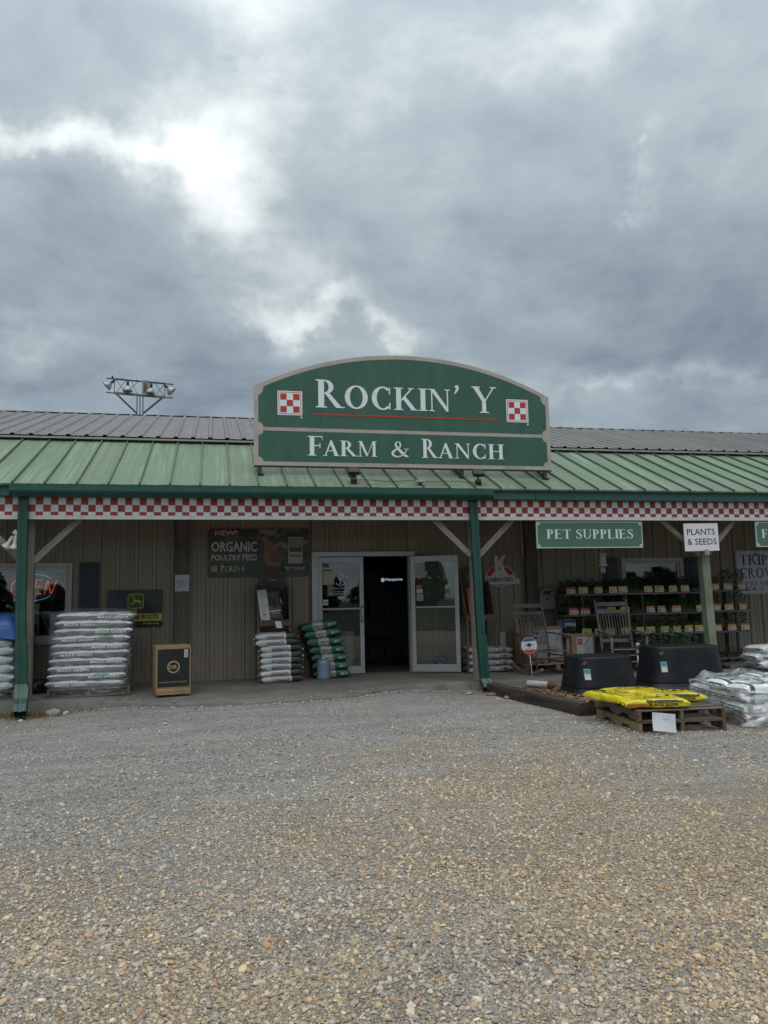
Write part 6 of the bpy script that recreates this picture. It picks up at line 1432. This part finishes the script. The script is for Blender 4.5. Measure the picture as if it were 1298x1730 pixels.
# ------------------------------------------------------------------ black tubs, upside down
TUB = M('tub_black', (.008,.010,.014), .5, var=.2, vs=2.5, dirt=(.05,.05,.05), dirt_s=5, dirt_amt=.22, bump=.0015, bs=25, spec=.35)
def tub(label, x, y, w, d, h, rz, seed):
    t = thing('stock_tub', label, 'stock tub', (x, y, .045), rz, 'black stock tubs upside down in the bed')
    prof = [(1.06,0),(1.06,.018),(1.0,.022),(.985,.06),(.975,.075),(.955,.085),(.965,.10),(.955,.13),(.90,h*.5/1),(.85,h*.90),(.842,h*.965),(.832,h*.99),(.815,h),(.3,h-.003),(0,h-.004)]
    b = MB(); b.smooth = True; nv = 64; P = []
    for r_, z in prof:
        for k in range(nv):
            a = 2*PI*k/nv; c, s = math.cos(a), math.sin(a); e = 2/3.4
            P.append((math.copysign(abs(c)**e, c)*w/2*r_+.004*noise.noise(Vector((c*2, s*2, z*4+seed))), math.copysign(abs(s)**e, s)*d/2*r_, z))
    b.grid(P, len(prof), nv); n = len(prof); b.f += [[i*nv+nv-1, (i+1)*nv+nv-1, (i+1)*nv, i*nv] for i in range(n-1)]; b.mi += [0]*(n-1); b.sm += [True]*(n-1)
    b.build('body', TUB, t)
    def on_wall(px, z, out=.004):   # y on the sloping front wall
        r_ = np.interp(z, [p[1] for p in prof[6:10]], [p[0] for p in prof[6:10]]); u = min(.99, abs(px)/(w/2*r_)); return -(d/2*r_)*(1-u**3.4)**(1/3.4)-out
    b = MB(); P = []
    for i in range(4):
        for j in range(4): px = -w*.375+.075*i/3; z = h*.42+.15*j/3; P.append((px, on_wall(px, z), z))
    b.grid(P, 4, 4, True); b.build('sticker', PAP, t)
    b = MB(); P = []
    for i in range(4):
        for j in range(3): px = -w*.375+.003+.069*i/3; z = h*.42+.085+.06*j/2; P.append((px, on_wall(px, z, .006), z))
    b.grid(P, 4, 3, True); b.build('sticker_print', M('sticker_blue2', (.06,.26,.38), .4), t)
    b = MB(); P = []
    pts = [(-w*.355+.022*math.cos(a)+.012*math.sin(a), h*.86+.028*math.sin(a)) for a in [2*PI*k/10 for k in range(10)]]
    b.add([(px, on_wall(px, min(z, h*.9), .006), z) for px, z in pts], [tuple(range(10))]); b.build('drain_plug', M('plug', (.10,.085,.07), .6), t)
tub('low black stock tub upside down in the bed, the left one', 5.53, 10.55, 1.04, .86, .53, math.radians(2), 1)
tub('taller black stock tub upside down in the bed, right of the steel post', 6.98, 10.72, 1.30, .90, .62, math.radians(-2), 2)

# ------------------------------------------------------------------ yellow bags on pallets
pa = math.radians(-6.5)
PX, PY = 4.97, 8.12
pallet('weathered double-deck pallet on the gravel under another one', PX, PY, -.005, pa, .98, 1.20, pale=True); pallet('weathered brown pallet directly under the yellow bags', PX-.01, PY, .117, pa+.012, .98, 1.20)
YB = bag_mat('yellow_bag', (.72,.62,.02), [(-.22,(.72,.62,.02))], rough=.33, wr=.8)
YLn, YW_, YH = .70, .46, .10
ybm = [bag_mb(YLn, YW_, YH, 41+k, rough=.011).mesh('manure_bag', YB) for k in range(4)]
kb = front_print('BLACK KOW', YLn, YW_, YH, -.10, .22, .035, .068, BLK, .03)
band = front_patch(YLn, YW_, YH, -.33, -.12, .03, .06, M('bag_orange', (.38,.13,.02), .5)); band2 = front_patch(YLn, YW_, YH, -.12, .27, .074, .092, BLK)
def top_print(mats_):
    b = MB(); W2 = []
    sans_text(b, 'BLACK', -.16, .12, .0, .07, 0, .02); sans_text(b, 'KOW', -.10, .10, -.085, -.02, 0, .02); b.cur = 1
    b.flat(R_(-.26, -.14, .22, -.115), 0); b.cur = 0
    for p in ([(-.24,.05),(-.20,.10),(-.10,.10),(-.09,.13),(-.05,.13),(-.06,.08),(-.10,.06),(-.11,.03),(-.13,.03),(-.14,.06),(-.19,.06),(-.20,.02),(-.22,.02)],): b.flat([(x+.30, z) for x, z in p], 0)
    b.flat(R_(-.30, .15, .25, .165), 0)
    b.v = [(x, z, YH*bag_prof(x/(YLn/2))[0]*.5*(1-(abs(z)/(YW_/2))**3.7)**(1/4.2)+YH/2+.014) for x, y, z in b.v]
    return b.mesh('print', mats_)
tpn = top_print([M('cow_black', (.02,.018,.016), .5), M('bag_orange', (.38,.13,.02), .5)])
def ybag(i, x, y, z, rz, label, rx=0, ry=0, front=True):
    o = link('manure_bag', ybm[i], None, (x, y, z), (rx, ry, rz)); tag(o, label, 'manure bag', 'yellow bags lying on the pallet'); link('print', tpn, o)
    if front: link('print', kb, o); link('print_band', band, o); link('print_band', band2, o)
ybag(0, 4.56, 8.26, .242, math.radians(102), 'yellow BLACK KOW bag lying lengthwise over the left side of the pallet', .03)
ybag(1, 4.71, 7.80, .242, math.radians(-13), 'yellow BLACK KOW bag overhanging the front corner of the pallet', .0, .0)
ybag(2, 5.15, 8.16, .242, math.radians(-9), 'yellow bag lying on the right half of the pallet, text upside down', 0, .02)
ybag(3, 4.92, 8.56, .242, math.radians(-12), 'rearmost yellow bag, partly folded, at the back of the pallet', 0, .0, False)
t = thing('price_sheet', 'white price sheet hanging crooked from the front of the pallet', 'price sheet', (4.62, 7.43, .225), math.radians(-8)); t.rotation_euler.y = math.radians(6)
b = MB(); b.smooth = True; P = []
for i in range(7):
    for j in range(6): P.append((-.125+.25*i/6+.008*j/5, -.008-.03*(j/5)**2+.006*math.sin(i), -.185*j/5))
b.grid(P, 7, 6); b.build('sheet', M('sheet_white', (.60,.62,.68), .7), t)
b = MB(); sans_text(b, '$7.99', -.01, .05, -.072, -.055, -.018, 0); b.build('lettering', M('ink_grey', (.2,.2,.22), .8), t)

# ------------------------------------------------------------------ wrapped pile of white bags
wz = math.radians(-5); WX, WY = 6.42, 8.10
pallet('pallet under the wrapped white bags at the right edge', WX, WY, -.005, wz, 1.30, 1.25)
WM = bag_mat('garden_bag', (.80,.84,.86), [(-.28,(.025,.10,.07)), (-.22,(.80,.84,.86)), (.12,(.12,.15,.17)), (.20,(.80,.84,.86)), (.26,(.025,.10,.07)), (.29,(.80,.84,.86))], rough=.35, wr=.8)
wbm = [bag_mb(.66, .42, .125, 201+k, rough=.016).mesh('garden_bag', WM) for k in range(4)]
def wtop():
    b = MB(); b.flat(R_(-.20, -.11, .06, -.06), 0); b.cur = 1; b.flat(R_(-.14, .06, .10, .085), 0); b.flat(R_(-.10, .02, .02, .035), 0); b.cur = 0; b.flat(R_(.10, -.10, .15, -.03), 0)
    b.v = [(x, z, .125*bag_prof(x/.33)[0]*.5*(1-(abs(z)/.21)**3.7)**(1/4.2)+.0625+.012) for x, y, z in b.v]; return b.mesh('print', [M('pr_green', (.02,.09,.065), .5), M('pr_grey', (.06,.06,.065), .5)])
wt = wtop()
for lay in range(3):
    for r_ in range(3):
        for c_ in range(2):
            if lay == 2 and r_ == 2 and c_ == 0: continue
            dx, dy = rot2(-.33+.66*c_+rnd(-.02,.02), -.41+.41*r_+rnd(-.015,.015), wz)
            o = link('garden_bag', wbm[(lay+r_*2+c_) % 4], None, (WX+dx, WY+dy, .13+lay*.098), (rnd(-.03,.03), rnd(-.04,.04), wz+rnd(-.05,.05)+(PI if c_ else 0)))
            tag(o, 'white garden bag in the low wrapped pile, %s layer, %s row, %s' % (['bottom','middle','top'][lay], ['front','middle','rear'][r_], ['left','right'][c_]), 'garden bag', 'white garden bags in the low wrapped pile')
            if lay == 2: link('print', wt, o)
film_shell('plastic_wrap', WX, WY, .01, .40, 1.42, 1.34, wz, FILMD, 21, 'crumpled clear plastic wrap around the low pile of white bags', topn=.05, bulge=.07, skirt=.05)
b = MB(); b.smooth = True; P = []
for i in range(14):
    for j in range(14):
        u, v = i/13, j/13; x = -.02+.34*u; z = .26-.25*v; yy = -.05-.10*math.sin(v*PI*.8)+.05*noise.noise(Vector((u*4, v*4, 2)))-.04*v
        P.append((x+.05*noise.noise(Vector((u*3, v*5, 7))), yy, max(.005, z+.03*noise.noise(Vector((u*5, v*5, 5))))))
b.grid(P, 14, 14); o = b.build('loose_film', FILMD, None, (5.60, 7.52, 0), (0,0,wz)); tag(o, 'loose flap of clear plastic hanging to the gravel at the pile corner', 'plastic wrap')
b = MB(); b.smooth = True; P = []
for i in range(16):
    for j in range(10):
        u, v = i/15, j/9; P.append((.9*u, .5*v, .02+.09*abs(noise.noise(Vector((u*4, v*3, 9))))+.10*math.exp(-((u-.35)**2)*30)*(1-v)+.03*math.sin(u*9)*v))
b.grid(P, 16, 10); o = b.build('loose_film', FILMD, None, (5.95, 8.35, .38), (0,0,wz)); tag(o, 'peaked crumple of clear plastic lying over the rear of the wrapped bags', 'plastic wrap')

# ------------------------------------------------------------------ light tower beyond the roof
k_ = 40/35
TWX = -3.19*k_; TWZ = 1.5+(10.62-1.5)*k_
t = thing('light_tower', 'floodlight mast with crossed braces, reflector lamps and green box beyond the roof', 'light tower', (TWX, 40, 0))
IRON = M('tower_iron', (.04,.035,.04), .6, var=.3)
def tz(z): return 1.5+(z-1.5)*k_
def tx(x): return x*k_-TWX
b = MB(); zl = tz(10.60)
for sx in (-.16, 0, .16): b.bar((sx, 0, 0), (sx*.9, 0, zl), .045, .045, (0,1,0))
for i in range(26): b.bar((-.16, 0, .4+.42*i), (.16, 0, .4+.42*i), .035, .035, (0,1,0))
b.build('ladder_mast', IRON, t)
b = MB(); L0 = (tx(-4.63), 0, tz(10.69)); L1 = (tx(-1.77), 0, tz(10.54)); U0 = (tx(-4.63), 0, tz(11.33)); U1 = (tx(-1.76), 0, tz(11.16))
def lerp(a, c, t_): return tuple(a[i]+(c[i]-a[i])*t_ for i in range(3))
b.bar(L0, L1, .05, .05); b.bar(lerp(L0, L1, .12), lerp(L0, L1, .88), .09, .11); b.build('lower_bar', M('tower_bar', (.13,.13,.125), .6, var=.2), t)
b = MB(); b.bar(U0, U1, .05, .05); b.bar(lerp(U0, U1, .13), lerp(U0, U1, .5), .07, .07); b.bar(lerp(U0, U1, .60), lerp(U0, U1, .87), .07, .07)
for f in (.09, .23, .45, .73, .85): b.bar(lerp(U0, U1, f), (lerp(U0, U1, f)[0], 0, lerp(U0, U1, f)[2]+(.15 if f == .09 else .05)), .08, .08, (0,1,0))
b.bar((lerp(U0,U1,.12)[0],.1,U0[2]+.02),(lerp(U0,U1,.33)[0],.1,U0[2]-.02),.02,.02); b.bar((lerp(U0,U1,.68)[0],.1,U1[2]+.12),(lerp(U0,U1,.86)[0],.1,U1[2]+.08),.02,.02)
b.build('upper_bar', IRON, t)
for f0, f1 in ((.14,.29),(.29,.14),(.29,.47),(.47,.36),(.72,.87),(.87,.72)): b = MB(); b.bar(lerp(L0, L1, f0), lerp(U0, U1, f1), .022, .022); b.build('cross_brace', IRON, t)
for f in (.12, .68, .87): b = MB(); b.bar(lerp(L0, L1, f), lerp(U0, U1, f), .03, .03, (0,1,0)); b.build('upright', IRON, t)
for f, xb in ((.14, -.17), (.85, .17)): b = MB(); b.bar(lerp(L0, L1, f), (xb, 0, tz(9.80)), .08, .08); b.build('diagonal_strut', IRON, t)
LMP = M('reflector', (.28,.30,.31), .3, metal=.4, var=.2, vs=6)
for f, tilt, up in ((.12, 50, .62), (.32, 0, .5), (.665, 5, .5), (.87, -48, .5)):
    p = lerp(U0, U1, f); Rm = Matrix.Translation((p[0], -.12, p[2]-.12)) @ Matrix.Rotation(math.radians(tilt), 4, 'Y')
    b = MB(); b.smooth = True; b.lathe([(.06,.05),(.07,-.05),(.065,-.20)], 12, M4=Rm); l = b.build('lamp_socket', IRON, t)
    b = MB(); b.smooth = True; b.lathe([(.065,-.18),(.12,-.25),(.20,-.34),(.245,-.44),(.25,-.50),(.24,-.51),(.2,-.45),(.05,-.28)], 18, M4=Rm); b.build('lamp_reflector', LMP, l)
b = MB(); x0, x1 = tx(-3.09), tx(-2.82); b.box(x0, x1, -.25, -.05, tz(10.68), tz(11.24), .01); bx_ = b.build('control_box', M('box_teal', (.13,.23,.21), .6, var=.2, vs=4), t)
b = MB(); b.flat([(x0+.08, tz(10.71)), (x1-.07, tz(10.71)), (x1-.06, tz(10.9)), ((x0+x1)/2+.02, tz(11.1)), ((x0+x1)/2-.05, tz(11.1)), (x0+.09, tz(10.95))], -.253); b.build('rust_patch', M('rust_t', (.16,.06,.04), .8, var=.3), bx_)

b = MB(); b.smooth = True; P = []  # unseen dark ground added behind the camera to darken reflections in the lower glass
for i in range(41):
    for j in range(9): P.append((-200+10*i, -183.6+22.6*j+.4*math.sin(i*1.7), .03+.02*math.sin(i*2+j)))
b.grid(P, 41, 9); structure(b.build('added_dark_verge', M('added_verge_green', (.025,.034,.014), .9, var=.4, vs=.6, var2=.3, vs2=5)))
# ------------------------------------------------------------------ woods behind the photographer (seen in the glass)
r = random.Random(12); b = MB()
for k in range(46):
    cx = -75+150*k/45+r.uniform(-2,2); cy = -52+r.uniform(-8,6); h = r.uniform(2.6, 4.2) if k % 4 else r.uniform(5, 7.0); w = r.uniform(1.6, 3.2)
    b.cur = 2; b.tube([(cx,cy,-.2),(cx+.1,cy,h*.5),(cx+.2,cy,h*.8)], [.18,.12,.05], 5)
    for j in range(420):
        a = r.uniform(0,6.28); rr = w*math.sqrt(r.random()); z = h*(.12+.88*r.random()**.8); rr *= math.sin(PI*min(.95, max(.08, z/h)))**.6; x, y = cx+rr*math.cos(a), cy+rr*math.sin(a); s = r.uniform(.18,.5); n = (r.uniform(-1,1), r.uniform(-1,1), r.uniform(-1,1)); v = Vector(n).normalized(); u = v.orthogonal().normalized(); w2 = v.cross(u)
        b.cur = j % 2; b.add([tuple(Vector((x,y,z))+u*s), tuple(Vector((x,y,z))+w2*s), tuple(Vector((x,y,z))-u*s), tuple(Vector((x,y,z))-w2*s)], [(0,1,2,3)])
o = b.build('distant_woods', [M('far_leaf_a', (.035,.06,.025), .8, var=.3), M('far_leaf_b', (.055,.08,.03), .8, var=.3), M('bark', (.07,.055,.045), .9)]); o['kind'] = 'stuff'
